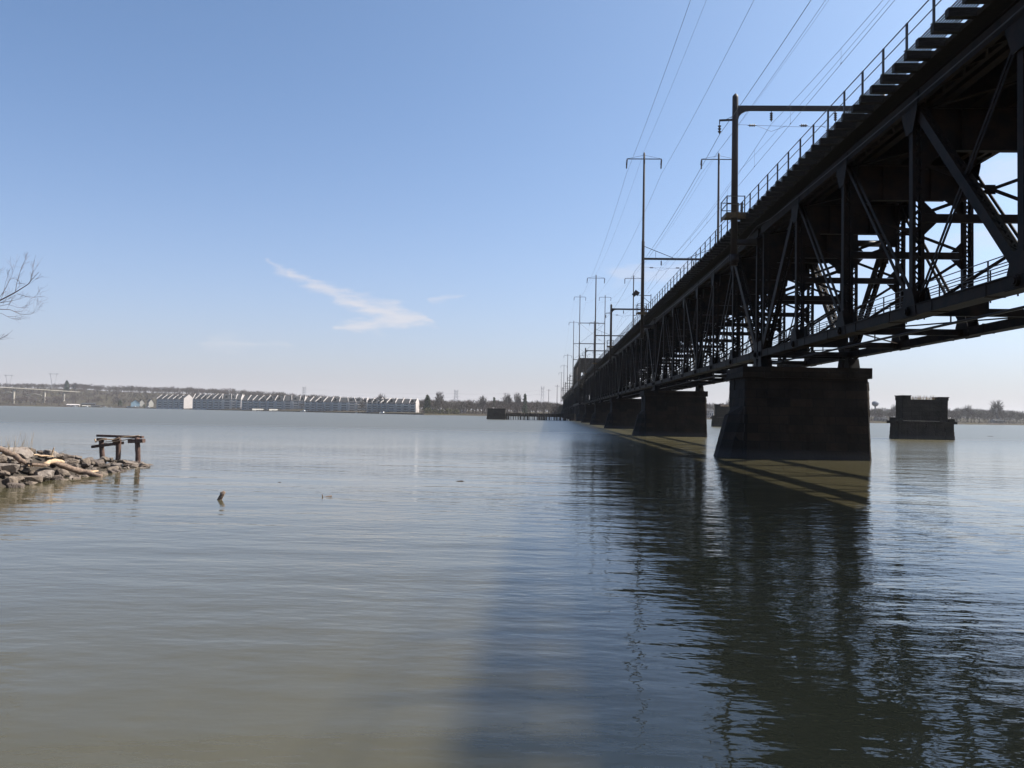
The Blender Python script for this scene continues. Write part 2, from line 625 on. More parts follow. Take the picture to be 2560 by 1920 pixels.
def laced(mb, p, q, depth_y, width_x, web=0.05, n=None, flange=0.09):
    """built-up member in a plane x = const: two channels separated along x, zigzag lacing on both faces"""
    p, q = Vector(p), Vector(q)
    d = (q - p)
    L = d.length
    d.normalize()
    X = Vector((1, 0, 0))
    nrm = X.cross(d)
    for s in (-1, 1):
        o = X * (s * (width_x / 2 - web / 2))
        mb.bar(p + o, q + o, web, depth_y, up=nrm)
        for t in (-1, 1):
            o2 = X * (s * (width_x / 2 - flange / 2 - web)) + nrm * (t * (depth_y / 2 - 0.015))
            mb.bar(p + o2, q + o2, flange, 0.03, up=nrm)
    n = n or max(4, int(L / (width_x * 0.75)))
    for t in (-1, 1):
        off = nrm * (t * (depth_y / 2 + 0.008))
        for i in range(n):
            a = p + d * (L * i / n) + off
            b = p + d * (L * (i + 1) / n) + off
            s = 1 if i % 2 else -1
            k = width_x / 2 - 0.07
            mb.bar(a + X * (s * k), b - X * (s * k), 0.07, 0.014, up=nrm)
    # end batten plates
    for c, e in ((p, p + d * 0.7), (q, q - d * 0.7)):
        for t in (-1, 1):
            off = nrm * (t * (depth_y / 2 + 0.016))
            mb.bar(c + off, e + off, width_x - 0.02, 0.016, up=nrm)


def eyebars(mb, p, q, depth, n, thick=0.045, gap=0.2):
    p, q = Vector(p), Vector(q)
    d = (q - p).normalized()
    nrm = Vector((1, 0, 0)).cross(d)
    for i in range(n):
        o = Vector(((i - (n - 1) / 2) * gap, 0, 0))
        mb.bar(p + o, q + o, thick, depth, up=nrm)


def gusset(mb, x, y, z, pts, thick=0.03, sep=0.29):
    for s in (-1, 1):
        mb.prism([(y + a, z + b) for a, b in pts], 'x', x + s * sep - thick / 2, x + s * sep + thick / 2)


def build_span(root):
    st = M['steel']
    nodes = [i * PAN for i in range(NP + 1)]
    for xi, X in enumerate((XN, XF)):
        # bottom chord: two plates with top and bottom covers, pins at the joints
        mb = MB()
        y0, y1 = 0, SPAN
        hb = 0.42 if xi == 0 else 0.38
        cw = .3 if xi == 0 else .24
        for s in (-1, 1):
            mb.bb(X + s * cw - .03, X + s * cw + .03, y0 - .1, y1 + .1, ZB - hb / 2, ZB + hb / 2)
            mb.bb(X + s * cw - .09, X + s * cw + .09, y0 - .1, y1 + .1, ZB + hb / 2, ZB + hb / 2 + .022)
        mb.bb(X - cw - .09, X + cw + .09, y0 - .1, y1 + .1, ZB - hb / 2 - .022, ZB - hb / 2)
        for k in range(int(SPAN / 1.0)):
            s = 1 if k % 2 else -1
            for zz in (ZB + hb / 2 + .03,):
                mb.bar((X - s * cw, k * 1.0, zz), (X + s * cw, k * 1.0 + 1.0, zz), .1, .016)
        for y in nodes:
            mb.tube([(X - .52, y, ZB), (X + .52, y, ZB)], .12, 10)
            mb.tube([(X - .47, y, ZB), (X + .47, y, ZB)], .19, 10)
            gusset(mb, X, y, ZB, [(-.75, -.26), (.75, -.26), (.62, .3), (.3, 1.0), (-.3, 1.0), (-.62, .3)] if 0 < y < SPAN else [(-.5, -.27), (.5, -.27), (.45, .9), (-.45, .9)], sep=cw + .045)
        for k in range(14):
            yy = 2 + k * 4.05
            mb.bb(X - cw - .05, X + cw + .05, yy - .05, yy + .05, ZB - hb / 2 - .05, ZB + hb / 2 + .06)
        mb.build('bottom_chord', st, root)
        mb = MB()
        for s in (-1, 1):
            mb.bb(X + s * .24 - .035, X + s * .24 + .035, -.15, SPAN + .15, ZT - .29, ZT + .29)
            mb.bb(X + s * .24 - .1, X + s * .24 + .1, -.15, SPAN + .15, ZT - .32, ZT - .29)
        mb.bb(X - .36, X + .36, -.15, SPAN + .15, ZT + .29, ZT + .315)
        for k in range(int(SPAN / .8)):
            s = 1 if k % 2 else -1
            mb.bar((X - s * .2, k * .8, ZT - .33), (X + s * .2, k * .8 + .8, ZT - .33), .08, .016)
        for y in nodes[1:-1]:
            gusset(mb, X, y, ZT, [(-.85, .2), (.85, .2), (.72, -.5), (.34, -1.35), (-.34, -1.35), (-.72, -.5)], sep=.31)
        mb.build('top_chord', st, root)
        for i, y in enumerate(nodes):
            mb = MB()
            if i in (0, NP):
                yy = y + (.35 if i == 0 else -.35)
                laced(mb, (X, yy, ZB + .3), (X, yy, ZT - .3), .26, .5)
            else:
                laced(mb, (X, y, ZB + .2), (X, y, ZT - .3), .34, .5)
            mb.build('post', st, root)
        for a, b, kind in ((0, 1, 'E'), (7, 6, 'E'), (2, 1, 'D2'), (3, 2, 'D1'), (4, 3, 'M'), (3, 4, 'C'), (4, 5, 'D1'), (5, 6, 'D2')):
            mb = MB()
            if kind == 'E':                    # inclined end post, foot -> head
                laced(mb, (X, nodes[a], ZB + .1), (X, nodes[b], ZT - .1), .5, .56)
                mb.build('end_post', st, root)
                continue
            # descend from node toward midspan or away, per panel
            if kind in ('D1', 'D2'):
                lo_, hi_ = (a, b)
                top, bot = nodes[hi_], nodes[lo_]
                eyebars(mb, (X, top, ZT - .15), (X, bot, ZB + .1), .2 if kind == 'D2' else .17, 2, gap=.26)
            elif kind == 'M':
                laced(mb, (X, nodes[a], ZT - .15), (X, nodes[b], ZB + .15), .42, .36)
            else:
                eyebars(mb, (X, nodes[a], ZT - .15), (X, nodes[b], ZB + .15), .11, 2, gap=.12)
            mb.build('diagonal', st, root)
    # transverse frames: deep floor beam with knee plates, strut, laced cross bars
    for i, y in enumerate(nodes):
        mb = MB()
        yy = y if 0 < i < NP else (y + .35 if i == 0 else y - .35)
        z0 = 14.25
        a, b = XN + .26, XF - .26
        mb.prism([(a, 16.02), (b, 16.02), (b, z0 - .8), (b - .2, z0 - .8), (b - .45, z0 - .3), (b - .9, z0), (a + 1.0, z0), (a + .5, z0 - .3), (a + .2, z0 - .8), (a, z0 - .8)], 'y', yy - .03, yy + .03)
        mb.bb(a, b, yy - .17, yy + .17, 16.02, 16.06)
        for sx in (-1, 1):
            mb.bb((a + b) / 2 + sx * 1.2 - .04, (a + b) / 2 + sx * 1.2 + .04, yy - .14, yy + .14, z0, 16.0)
        mb.bb(a + 1.0, b - .9, yy - .15, yy + .15, z0 - .03, z0)
        mb.build('floor_beam', st, root)
        mb = MB()
        zs = 11.35
        mb.bb(a, b, yy - .11, yy + .11, zs - .17, zs + .17)
        c = (a + b) / 2
        for (p, q) in (((a, zs + .2), (b, z0 - .6)), ((b, zs + .2), (a, z0 - .6)), ((a, ZB + .1), (b, zs - .2))):
            dy = .05 if p[0] < q[0] else -.05
            mb.bar((p[0], yy + dy, p[1]), (q[0], yy + dy, q[1]), .14, .06, up=(0, 1, 0))
        mb.box((c, yy, (zs + z0 - .4) / 2), (.4, .03, .4))
        for xe, sg in ((a, 1), (b, -1)):
            mb.prism([(xe, zs - .75), (xe + sg * .55, zs - .2), (xe, zs - .2)], 'y', yy - .025, yy + .025)
            mb.prism([(xe, zs + .75), (xe + sg * .55, zs + .2), (xe, zs + .2)], 'y', yy - .025, yy + .025)
        mb.bb(XN + .3, XF - .3, yy - .12, yy + .12, ZB - .16, ZB + .16)
        mb.build('sway_frame', st, root)
    for zl, wl_ in ((ZB + .06, .08), (ZT - .36, .18)):
        mb = MB()
        for i in range(NP):
            for (xa, xb) in (((XN, XF), (XF, XN)) if zl > 10 else ((XN, XF),) if i % 2 else ((XF, XN),)):
                dz = .02 if xa < xb else -.045
                mb.bar((xa, nodes[i], zl + dz), (xb, nodes[i + 1], zl + dz), wl_, .06)
        mb.build('lateral_bracing', st, root)
    for x in (16.35, 17.75, 19.35, 20.75):
        mb = MB()
        mb.bb(x - .02, x + .02, -.45, SPAN + .45, 16.07, ZD - .04)
        mb.bb(x - .16, x + .16, -.45, SPAN + .45, 16.065, 16.1)
        mb.bb(x - .16, x + .16, -.45, SPAN + .45, ZD - .04, ZD - .004)
        mb.build('stringer', st, root)
    mb = MB()
    mb.bb(14.9, 23.35, -.6, SPAN + .6, ZD + .004, ZD + .2)
    for k in range(int(SPAN / .6)):
        mb.bb(15.9, 20.6, k * .6, k * .6 + .27, ZD + .2, ZD + .32)
    mb.build('track_bed', M['tie'], root)
    mb = MB()
    for x in (16.3, 17.75, 19.0, 20.45):
        mb.bb(x - .035, x + .035, -.6, SPAN + .6, ZD + .32, ZD + .47)
    mb.build('rails', M['steel'], root)
    mb = MB()
    for k in range(9):
        x = 14.0 + k * .105
        mb.bb(x, x + .06, -.55, SPAN + .55, ZD + .345, ZD + .37)
    mb.build('walkway_grating', M['grating'], root)
    # handrails of the deck
    for x in (14.03, 23.4):
        mb = MB()
        for dz, r_ in ((1.1, .026), (.6, .022)):
            mb.tube([(x, -.55, ZD + .39 + dz), (x, SPAN + .55, ZD + .39 + dz)], r_, 6)
        hr = mb.build('handrail', M['rail'], root)
        tagp.append(hr)
    # maintenance walkway between the trusses
    mb = MB()
    for k in range(5):
        x = 17.35 + k * .21
        mb.bb(x, x + .18, -.3, SPAN + .3, ZB + .62, ZB + .66)
    for y in nodes:
        mb.bb(17.3, 18.45, y - .06, y + .06, ZB + .1, ZB + .618)
    mb.build('inspection_walkway', M['steel'], root)
    for x in (17.3, 18.45):
        mb = MB()
        for k, dz in enumerate((.28, .55, .82, 1.1)):
            mb.tube([(x, -.3, ZB + .66 + dz), (x, SPAN + .3, ZB + .66 + dz)], .024, 5)
        for k in range(int(SPAN / 2.025) + 1):
            y = k * 2.025 - .1
            mb.bar((x + .03, y, ZB + .4), (x + .03, y, ZB + 1.78), .05, .05)
        mb.build('walkway_railing', M['rail'], root)
    mb = MB()
    mb.tube([(17.0, -.3, ZB - .45), (17.0, SPAN + .3, ZB - .45)], .06, 6)
    for y in nodes[1:-1]:
        mb.bar((17.0, y + .2, ZB - .45), (17.0, y + .2, ZB), .05, .05)
    mb.build('conduit', M['rail'], root)
    for X in (XN, XF):
        for y in (.05, SPAN - .05):
            mb = MB()
            mb.prism([(y - .55, 6.42), (y + .55, 6.42), (y + .28, 7.1), (y - .28, 7.1)], 'x', X - .38, X + .38)
            mb.bb(X - .5, X + .5, y - .52 if y < 9 else y - .75, y + .75 if y < 9 else y + .52, 6.35, 6.418)
            mb.build('bearing_shoe', st, root)


def add_ties(root, detailed, shared):
    """outrigger ties that carry the walkway, and the handrail posts"""
    n = int(SPAN / 1.15) + 1
    hrs = [c for c in kids(root) if c.name.startswith('handrail')]
    if detailed:
        for k in range(n):
            o = link('tie', shared['tie'], root)
            o.location = (0, k * 1.15 + rnd.uniform(-.04, .04), 0)
            o.location.x = rnd.uniform(-.05, .03)
        for hr, x in zip(hrs, (14.03, 23.4)):
            for k in range(n // 2 + 1):
                o = link('rail_post', shared['rail_post'], hr)
                o.location = (x, k * 2.3 + .05, ZD + .3)
    else:
        link('ties', shared['ties'], root)
        for hr, x in zip(hrs, (14.03, 23.4)):
            o = link('rail_posts', shared['rail_posts'], hr)
            o.location = (x, 0, ZD + .3)
            o['kind'] = 'stuff'


tagp = []
shared = {}
mb = MB()
mb.bb(13.95, 16.2, -.13, .13, ZD + .02, ZD + .34)
t_ = mb.build('tie', M['tie'])
shared['tie'] = t_.data
bpy.data.objects.remove(t_)
mb = MB()
for k in range(int(SPAN / 1.15) + 1):
    mb.bb(13.95, 16.2, k * 1.15 - .13, k * 1.15 + .13, ZD + .02, ZD + .34)
t_ = mb.build('ties', M['tie'])
shared['ties'] = t_.data
bpy.data.objects.remove(t_)
mb = MB()
mb.bb(-.04, .04, -.04, .04, 0, 1.2)
mb.bb(-.09, .09, -.09, .09, .085, .11)
t_ = mb.build('rail_post', M['rail'])
shared['rail_post'] = t_.data
bpy.data.objects.remove(t_)
mb = MB()
for k in range(int(SPAN / 1.15) // 2 + 2):
    if k * 2.3 + .05 < SPAN:
        mb.bb(-.04, .04, k * 2.3 + .01, k * 2.3 + .09, 0, 1.2)
t_ = mb.build('rail_posts', M['rail'])
shared['rail_posts'] = t_.data
bpy.data.objects.remove(t_)

ORD = 'nearest second third fourth fifth sixth seventh eighth ninth tenth eleventh twelfth thirteenth fourteenth'.split()
PIERS = [60.3 + 57.9 * i for i in range(5)] + [349.8, 429.0] + [429.0 + 57.9 * i for i in range(1, 7)]
PITCH = 57.9
span_y = [3.0 + PITCH * i for i in range(6)] + [429.0 + .6 + PITCH * i for i in range(6)]
GS = 'deck truss spans of the railway bridge'
first = empty('bridge_truss_span', (0, span_y[0], 0), 'nearest black steel deck truss span, running out of the frame', 'bridge span', GS)
build_span(first)
tree0 = snapshot(first)
for i, y in enumerate(span_y[1:], 1):
    c = copy_tree(first, None, tree0)
    c.location.y = y
    if i < 6:
        c['label'] = 'black steel deck truss span resting between the %s and %s stone piers' % (ORD[i - 1], ORD[i])
    else:
        c['label'] = 'black steel deck truss span beyond the swing span, %s one past it' % ('first second third fourth fifth sixth'.split()[i - 6])
    add_ties(c, i < 3, shared)
add_ties(first, True, shared)


# swing span: tall riveted box truss that stands above the deck line
def build_swing(y0, y1):
    root = empty('swing_span', (0, y0, 0), 'tall dark swing span truss rising above the deck far along the bridge', 'bridge span')
    st = M['steel']
    L = y1 - y0
    zt = 27.0
    n = 8
    for X in (14.0, 23.0):
        mb = MB()
        mb.bb(X - .4, X + .4, 0, L, ZB - .3, ZB + .5)
        mb.build('bottom_chord', st, root)
        mb = MB()
        mb.bb(X - .4, X + .4, 3, L - 3, zt - .7, zt)
        mb.bar((X, 0.3, ZD), (X, 1.2, zt - 3), .7, .7, up=(1, 0, 0))
        mb.bar((X, 1.2, zt - 3), (X, 3.2, zt - .3), .7, .7, up=(1, 0, 0))
        mb.bar((X, L - .3, ZD), (X, L - 1.2, zt - 3), .7, .7, up=(1, 0, 0))
        mb.bar((X, L - 1.2, zt - 3), (X, L - 3.2, zt - .3), .7, .7, up=(1, 0, 0))
        mb.build('top_chord', st, root)
        for k in range(n + 1):
            y = 1.5 + (L - 3) * k / n
            mb = MB()
            mb.bar((X, y, ZB), (X, y, zt - 2 if k in (0, n) else zt - .5), .5, .5, up=(1, 0, 0))
            mb.build('post', st, root)
            if k < n:
                ya, yb = y, 1.5 + (L - 3) * (k + 1) / n
                if k >= n // 2:
                    ya, yb = yb, ya
                mb = MB()
                mb.bar((X, ya, ZB), (X, yb, ZD), .4, .5, up=(1, 0, 0))
                mb.bar((X, ya, ZD), (X, yb, zt - 2.4 if 0 < k < n - 1 else zt - 3), .4, .6, up=(1, 0, 0))
                mb.build('diagonal', st, root)
        mb = MB()
        mb.bb(X - .25, X + .25, 0, L, ZD - 1.2, ZD + .6)
        mb.build('deck_girder', st, root)
    mb = MB()
    mb.bb(14.3, 22.7, 0, L, ZD, ZD + .3)
    mb.build('track_bed', M['tie'], root)
    for k in range(n + 1):
        y = 2 + (L - 4) * k / n
        mb = MB()
        mb.bb(14.4, 22.6, y - .1, y + .1, zt - 2.6, zt - .1)
        mb.prism([(14.4, zt - 2.6), (17.2, zt - 2.6), (15.4, zt - 3.6), (14.4, zt - 5.4)], 'y', y - .06, y + .06)
        mb.prism([(22.6, zt - 2.6), (19.8, zt - 2.6), (21.6, zt - 3.6), (22.6, zt - 5.4)], 'y', y - .06, y + .06)
        if k in (0, n):
            mb.bb(14.4, 22.6, y - .12, y + .12, zt - 4.9, zt - 4.5)
            for j in range(8):
                xa = 14.6 + j
                mb.bar((xa, y, zt - 4.7), (xa + 1, y, zt - 2.6), .08, .2, up=(0, 1, 0))
        mb.build('portal_brace' if k in (0, n) else 'sway_frame', st, root)
    mb = MB()
    for k in range(n):
        ya, yb = 2 + (L - 4) * k / n, 2 + (L - 4) * (k + 1) / n
        mb.bar((14.2, ya, zt - .3), (22.8, yb, zt - .3), .3, .12)
        mb.bar((22.8, ya, zt - .45), (14.2, yb, zt - .45), .3, .12)
        mb.bar((14.2, ya, ZB), (22.8, yb, ZB), .3, .12)
    mb.build('lateral_bracing', st, root)
    mb = MB()
    for x in (14.0, 23.0):
        mb.tube([(x, 3, zt + 1.1), (x, L - 3, zt + 1.1)], .05, 5)
        mb.tube([(x, 3, zt + .55), (x, L - 3, zt + .55)], .05, 5)
        for k in range(15):
            y = 3 + (L - 6) * k / 14
            mb.bar((x, y, zt), (x, y, zt + 1.1), .07, .07)
    mb.build('top_railing', M['rail'], root)
    return root


build_swing(350.6, 428.4)


# ------------------------------------------------------------------ stone piers
def ring_course(mb, poly, z0, z1, j, rg, top=None):
    """one course of rock-faced blocks: each block set in or out a little, leaning from poly (below) to top (above)"""
    top = top or poly
    cx = sum(p[0] for p in poly) / len(poly)
    cy = sum(p[1] for p in poly) / len(poly)
    lo, hi = [], []
    for i, p in enumerate(poly):
        q = poly[(i + 1) % len(poly)]
        p2, q2 = top[i], top[(i + 1) % len(poly)]
        L = math.hypot(q[0] - p[0], q[1] - p[1])
        n = max(1, int(L / 1.3))
        dx, dy = (q[0] - p[0]) / L, (q[1] - p[1]) / L
        nx_, ny_ = dy, -dx
        if (p[0] - cx) * nx_ + (p[1] - cy) * ny_ < 0:
            nx_, ny_ = -nx_, -ny_
        for k in range(n):
            o = rg.uniform(0, j)
            for t in (k / n + .012, (k + 1) / n - .012):
                lo.append((p[0] + (q[0] - p[0]) * t + nx_ * o, p[1] + (q[1] - p[1]) * t + ny_ * o, z0))
                hi.append((p2[0] + (q2[0] - p2[0]) * t + nx_ * o * .8, p2[1] + (q2[1] - p2[1]) * t + ny_ * o * .8, z1))
    n = len(lo)
    mb.add(lo + hi, [tuple(range(n)), tuple(reversed(range(n, 2 * n)))] + [(i, n + i, n + (i + 1) % n, (i + 1) % n) for i in range(n)])


def pier_mesh(root, top_half=2.4, nose=True, mat_=None):
    rg = random.Random(11)
    mat_ = mat_ or M['stone']
    mb = MB()
    z = -1.2
    while z < 5.6:
        z1 = min(z + .6, 5.61)
        def fp_(zz):
            b = (5.7 - max(zz, 0)) * .035
            x0, x1, hy = 13.75 - b * .3, 22.05 + b, top_half + b
            return [(x0, -hy), (x1, -hy), (x1, hy), (x0, hy)]
        ring_course(mb, fp_(z), z, z1 - .002, .11, rg, fp_(z1))
        z += .6
    mb.build('pier_body', mat_, root)
    if nose:
        mb = MB()
        z = -1.2
        while z < 3.0:
            z1 = min(z + .6, 3.0)
            def np_(zz):
                b = 3.0 - max(zz, 0)
                tip, hy = 13.0 - b * .26, top_half + .1 + b * .04
                return [(14.0, -hy), (tip + .6, -hy * .75), (tip, -hy * .25), (tip, hy * .25), (tip + .6, hy * .75), (14.0, hy)]
            ring_course(mb, np_(z), z, z1 - .002, .05, rg, np_(z1))
            z += .6
        hy = top_half
        mb.add([(13.85, -hy, 3.0), (13.5, -hy * .8, 3.0), (13.0, 0, 3.0), (13.5, hy * .8, 3.0), (13.85, hy, 3.0), (13.85, -hy * .8, 3.75), (13.85, hy * .8, 3.75)],
               [(0, 1, 5), (1, 2, 5), (2, 6, 5), (2, 3, 6), (3, 4, 6), (0, 5, 6, 4), (0, 4, 3, 2, 1)])
        mb.build('cutwater', mat_, root)
    mb = MB()
    for k in range(6):
        xa = 13.5 + k * 1.467
        mb.bb(xa + .006, xa + 1.455, -top_half - .2, top_half + .2, 5.62, 6.34 + rg.uniform(-.015, .01))
    mb.build('coping', mat_, root)


GP = 'stone piers under the railway bridge'
p0 = empty('bridge_pier', (0, PIERS[0], 0), 'dark stone bridge pier nearest the viewer with sloping cutwater nose', 'bridge pier', GP)
pier_mesh(p0)
ptree = snapshot(p0)
for i, y in enumerate(PIERS[1:], 1):
    c = copy_tree(p0, None, ptree)
    c.location.y = y
    if i < 5:
        c['label'] = 'dark stone bridge pier, %s along the bridge counting from the viewer' % ORD[i]
    elif i == 5:
        c['label'] = 'dark stone bridge pier under the near end of the swing span'
    elif i == 6:
        c['label'] = 'dark stone bridge pier under the far end of the swing span'
    else:
        c['label'] = 'dark stone bridge pier beyond the swing span, %s one past it' % ('first second third fourth fifth sixth'.split()[i - 7])
pv = empty('pivot_pier', (0, 389.4, 0), 'broad round stone pivot pier in the middle under the swing span', 'bridge pier', GP)
mb = MB()
rg = random.Random(3)
z = -1.2
while z < 6.2:
    r_ = 5.4 - max(z, 0) * .06
    ring_course(mb, [(18.3 + r_ * math.cos(a * math.pi / 8), r_ * math.sin(a * math.pi / 8)) for a in range(16)], z, z + .598, .08, rg)
    z += .6
mb.build('pier_body', M['stone'], pv)
mb = MB()
mb.tube([(18.3, 0, 6.2), (18.3, 0, 7.2)], 4.2, 20)
mb.build('turntable_drum', M['steel'], pv)

# swing span fender with its stone end pier
fp = empty('fender_end_pier', (0, 372, 0), 'low square stone pier at the outer end of the timber fender', 'pier')
mb = MB()
z = -1.2
while z < 4.4:
    b = (4.8 - max(z, 0)) * .12
    ring_course(mb, [(-26.0 - b, -3.4 - b), (-18.3, -3.4), (-18.3, 3.4), (-26.0 - b, 3.4 + b)], z, z + .598, .08, rg)
    z += .6
mb.build('pier_body', M['stone2'], fp)
mb = MB()
mb.bb(-26.3, -18.1, -3.7, 3.7, 4.4, 4.85)
mb.build('coping', M['stone2'], fp)
fd = empty('swing_fender', (0, 372, 0), 'long dark timber fender on piles running from the stone pier to the swing span', 'fender')
mb = MB()
mb.bb(-18.0, 13.0, -2.6, -2.2, 1.55, 2.95)
mb.bb(-18.0, 13.0, 2.2, 2.6, 1.55, 2.9)
mb.bb(-18.0, 13.0, -2.2, 2.2, 2.6, 2.8)
mb.build('wale_timbers', M['fender'], fd)
for k in range(40):
    x = -17.6 + k * .77
    for y in (-2.9, 2.0):
        if y < 0 and k in (2, 3, 4, 5, 6, 7, 9, 11, 13, 14, 15, 16, 17, 24, 25, 26, 27, 28, 30, 32, 35, 36):
            wd = .13
        elif y > 0:
            if k % 3:
                continue
            wd = .16
        else:
            wd = .36
        mb = MB()
        mb.tube([(x + (.5 if y > 0 else 0), y, -1), (x + (.5 if y > 0 else 0), y, 3.0 + rnd.uniform(-.1, .15))], wd, 7)
        mb.build('pile', M['fender'], fd)


# ------------------------------------------------------------------ old abandoned piers downstream
def weed_clump(mb, x, y, z, n, h, rg, spread):
    for k in range(n):
        a = Vector((x + rg.uniform(-spread, spread), y + rg.uniform(-.8, .8), z))
        b = a + Vector((rg.uniform(-.25, .25), rg.uniform(-.2, .2), h * rg.uniform(.4, 1)))
        mb.tube([a, (a + b) / 2 + Vector((rg.uniform(-.05, .05), 0, 0)), b], [.02, .016, .008], 3, caps=False)


def old_pier(x, y, label, rg, flip=False):
    root = empty('abandoned_pier', (x, y, 0), label, 'old pier', 'abandoned stone piers standing beside the bridge')
    mb = MB()
    z = -1.2
    while z < 2.35:
        b = (2.4 - max(z, 0)) * .05
        ring_course(mb, [(-4.05 - b, -1.5 - b), (4.05 + b, -1.5 - b), (4.05 + b, 1.5 + b), (-4.05 - b, 1.5 + b)], z, z + .598, .08, rg)
        z += .6
    mb.build('lower_masonry', M['stone2'], root)
    mb = MB()
    mb.bb(-4.5, 4.5, -1.75, 1.75, 2.36, 2.75)
    mb.bb(-4.15, -3.4, -1.6, 1.6, 2.75, 3.25)
    mb.bb(3.45, 4.2, -1.6, 1.6, 2.75, 3.15)
    mb.build('ledge', M['stone2'], root)
    mb = MB()
    z = 2.8
    while z < 5.85:
        ring_course(mb, [(-3.35, -1.2), (3.35, -1.2), (3.35, 1.2), (-3.35, 1.2)], z, min(z + .598, 6.0), .05, rg)
        z += .6
    mb.build('upper_masonry', M['stone2'], root)
    for sx, top in ((-1, 6.62), (1, 6.45)):
        mb = MB()
        mb.bb(sx * 2.8 - .62, sx * 2.8 + .62, -1.3, 1.3, 5.9, top - .12)
        mb.bb(sx * 2.8 - .7, sx * 2.8 + .7, -1.4, 1.4, top - .118, top)
        mb.build('corner_block', M['stone2'], root)
    mb = MB()
    weed_clump(mb, 0, 0, 5.95, 150, .8, rg, 2.1)
    o = mb.build('weeds', M['reed'], root)
    o['kind'] = 'stuff'
    return root


c_ = ground(2305, 1097)
old_pier(57.0, 128.5, 'square abandoned stone pier standing alone in the river beside the railway bridge', random.Random(5))
old_pier(53.4, 248.0, 'smaller looking abandoned stone pier half hidden behind the nearest bridge pier', random.Random(6))


# ------------------------------------------------------------------ catenary gantries and pylons on the bridge
def insulator(mb, top, n=4, r=.13, pitch=.16, axis=(0, 0, -1)):
    a = Vector(axis)
    p = Vector(top)
    pts, rs = [], []
    for k in range(n):
        q = p + a * (.12 + k * pitch)
        pts += [q, q + a * .03, q + a * (pitch * .55), q + a * (pitch * .95)]
        rs += [.03, r, r * .75, .03]
    mb.tube([p] + pts + [p + a * (.2 + n * pitch)], [.02] + rs + [.02], 8)


XP, XQ = 13.4, 24.0


def platform(root, x, side):
    mb = MB()
    mb.bb(x - .75, x + .95, -1.0, 1.0, ZD + .3, ZD + .38)
    mb.bb(x - .75, x + .95, -1.04, -1.0, ZD + .02, ZD + .4)
    mb.bb(x - .79, x - .75, -1.0, 1.0, ZD + .1, ZD + .4)
    mb.build('platform', M['yellow'], root)
    mb = MB()
    for a in ((-.75, -1), (.5, -1), (-.75, 1), (.5, 1)):
        mb.bar((x + a[0], a[1], ZD + .38), (x + a[0], a[1], ZD + 1.6), .07, .07)
    for z in (ZD + 1.0, ZD + 1.57):
        mb.bar((x - .75, -1, z), (x + .5, -1, z), .05, .05)
        mb.bar((x - .75, -1, z), (x - .75, 1, z), .05, .05)
        mb.bar((x - .75, 1, z), (x + .5, 1, z), .05, .05)
    mb.build('platform_railing', M['rail'], root)


def cross_span(root, za):
    """insulated steady lines under a gantry beam"""
    mb = MB()
    z = za
    mb.tube([(XP, 0, z), (XP + 1.2, 0, z - .04), (18, 0, z - .15), (XQ, 0, z)], .012, 4)
    for xx in (16.0, 20.6):
        mb.tube([(xx - 1.1, 0, z - .06), (xx, 0, z - .5), (xx + 1.1, 0, z - .08)], .012, 4)
    mb.build('steady_wire', M['wire'], root)
    for xx in (14.6, 18.3, 22.2):
        mb = MB()
        insulator(mb, (xx - .3, 0, z - .06), 3, .12, .15, (1, 0, 0))
        mb.build('insulator', M['insul'], root)
    for xx in (16.0, 20.6):
        mb = MB()
        mb.tube([(xx, 0, za + 1.35), (xx, 0, za + 1.0)], .015, 4)
        insulator(mb, (xx, 0, za + 1.0), 4, .13, .15)
        mb.build('insulator', M['insul'], root)


def short_gantry(y, label):
    root = empty('catenary_gantry', (0, y, 0), label, 'catenary gantry', 'short catenary gantries on the bridge')
    for x in (XP, XQ):
        mb = MB()
        mb.tube([(x, 0, 13.8), (x, 0, 26.1), (x, 0, 26.25), (x, 0, 26.45)], [.26, .22, .21, .03], 10)
        for s in (-1, 1):
            mb.bb(x - .3, x + .3 + (.9 if x < 18 else -.9) * 0, s * .25 - .03, s * .25 + .03, 14.0, 14.6)
        mb.bb(min(x, 15 if x < 18 else 22.0), max(x, 15.0 if x < 18 else 22.0), -.18, .18, 15.3, 15.7)
        mb.build('pole', M['steel_pole'], root, smooth=True)
    mb = MB()
    z = 25.35
    mb.bb(XP + .2, XQ - .2, -.14, .14, z - .16, z + .16)
    for x, s in ((XP, 1), (XQ, -1)):
        pts = [(x + s * .2, z + .16), (x + s * 1.1, z + .16), (x + s * 1.1, z - .16)]
        for k in range(5):
            a = k / 4 * math.pi / 2
            pts.append((x + s * (.2 + .9 * (1 - math.sin(a))), z - .16 - .75 * (1 - math.cos(a))))
        mb.prism(pts, 'y', -.11, .11)
    mb.build('cross_beam', M['steel_pole'], root)
    for x, s in ((XP, -1), (XQ, 1)):
        mb = MB()
        mb.bar((x, 0, 24.5), (x + s * 1.15, 0, 24.45), .12, .12, up=(0, 1, 0))
        mb.bar((x, 0, 24.85), (x + s * .7, 0, 24.5), .03, .03, up=(0, 1, 0))
        mb.bar((x + s * 1.13, 0, 24.5), (x + s * 1.13, 0, 24.2), .06, .06)
        br = mb.build('bracket_arm', M['steel_pole'], root)
        mb = MB()
        insulator(mb, (x + s * 1.13, 0, 24.2), 3, .13, .2)
        mb.build('insulator', M['insul'], br)
    cross_span(root, 24.15)
    platform(root, XP, -1)
    return root


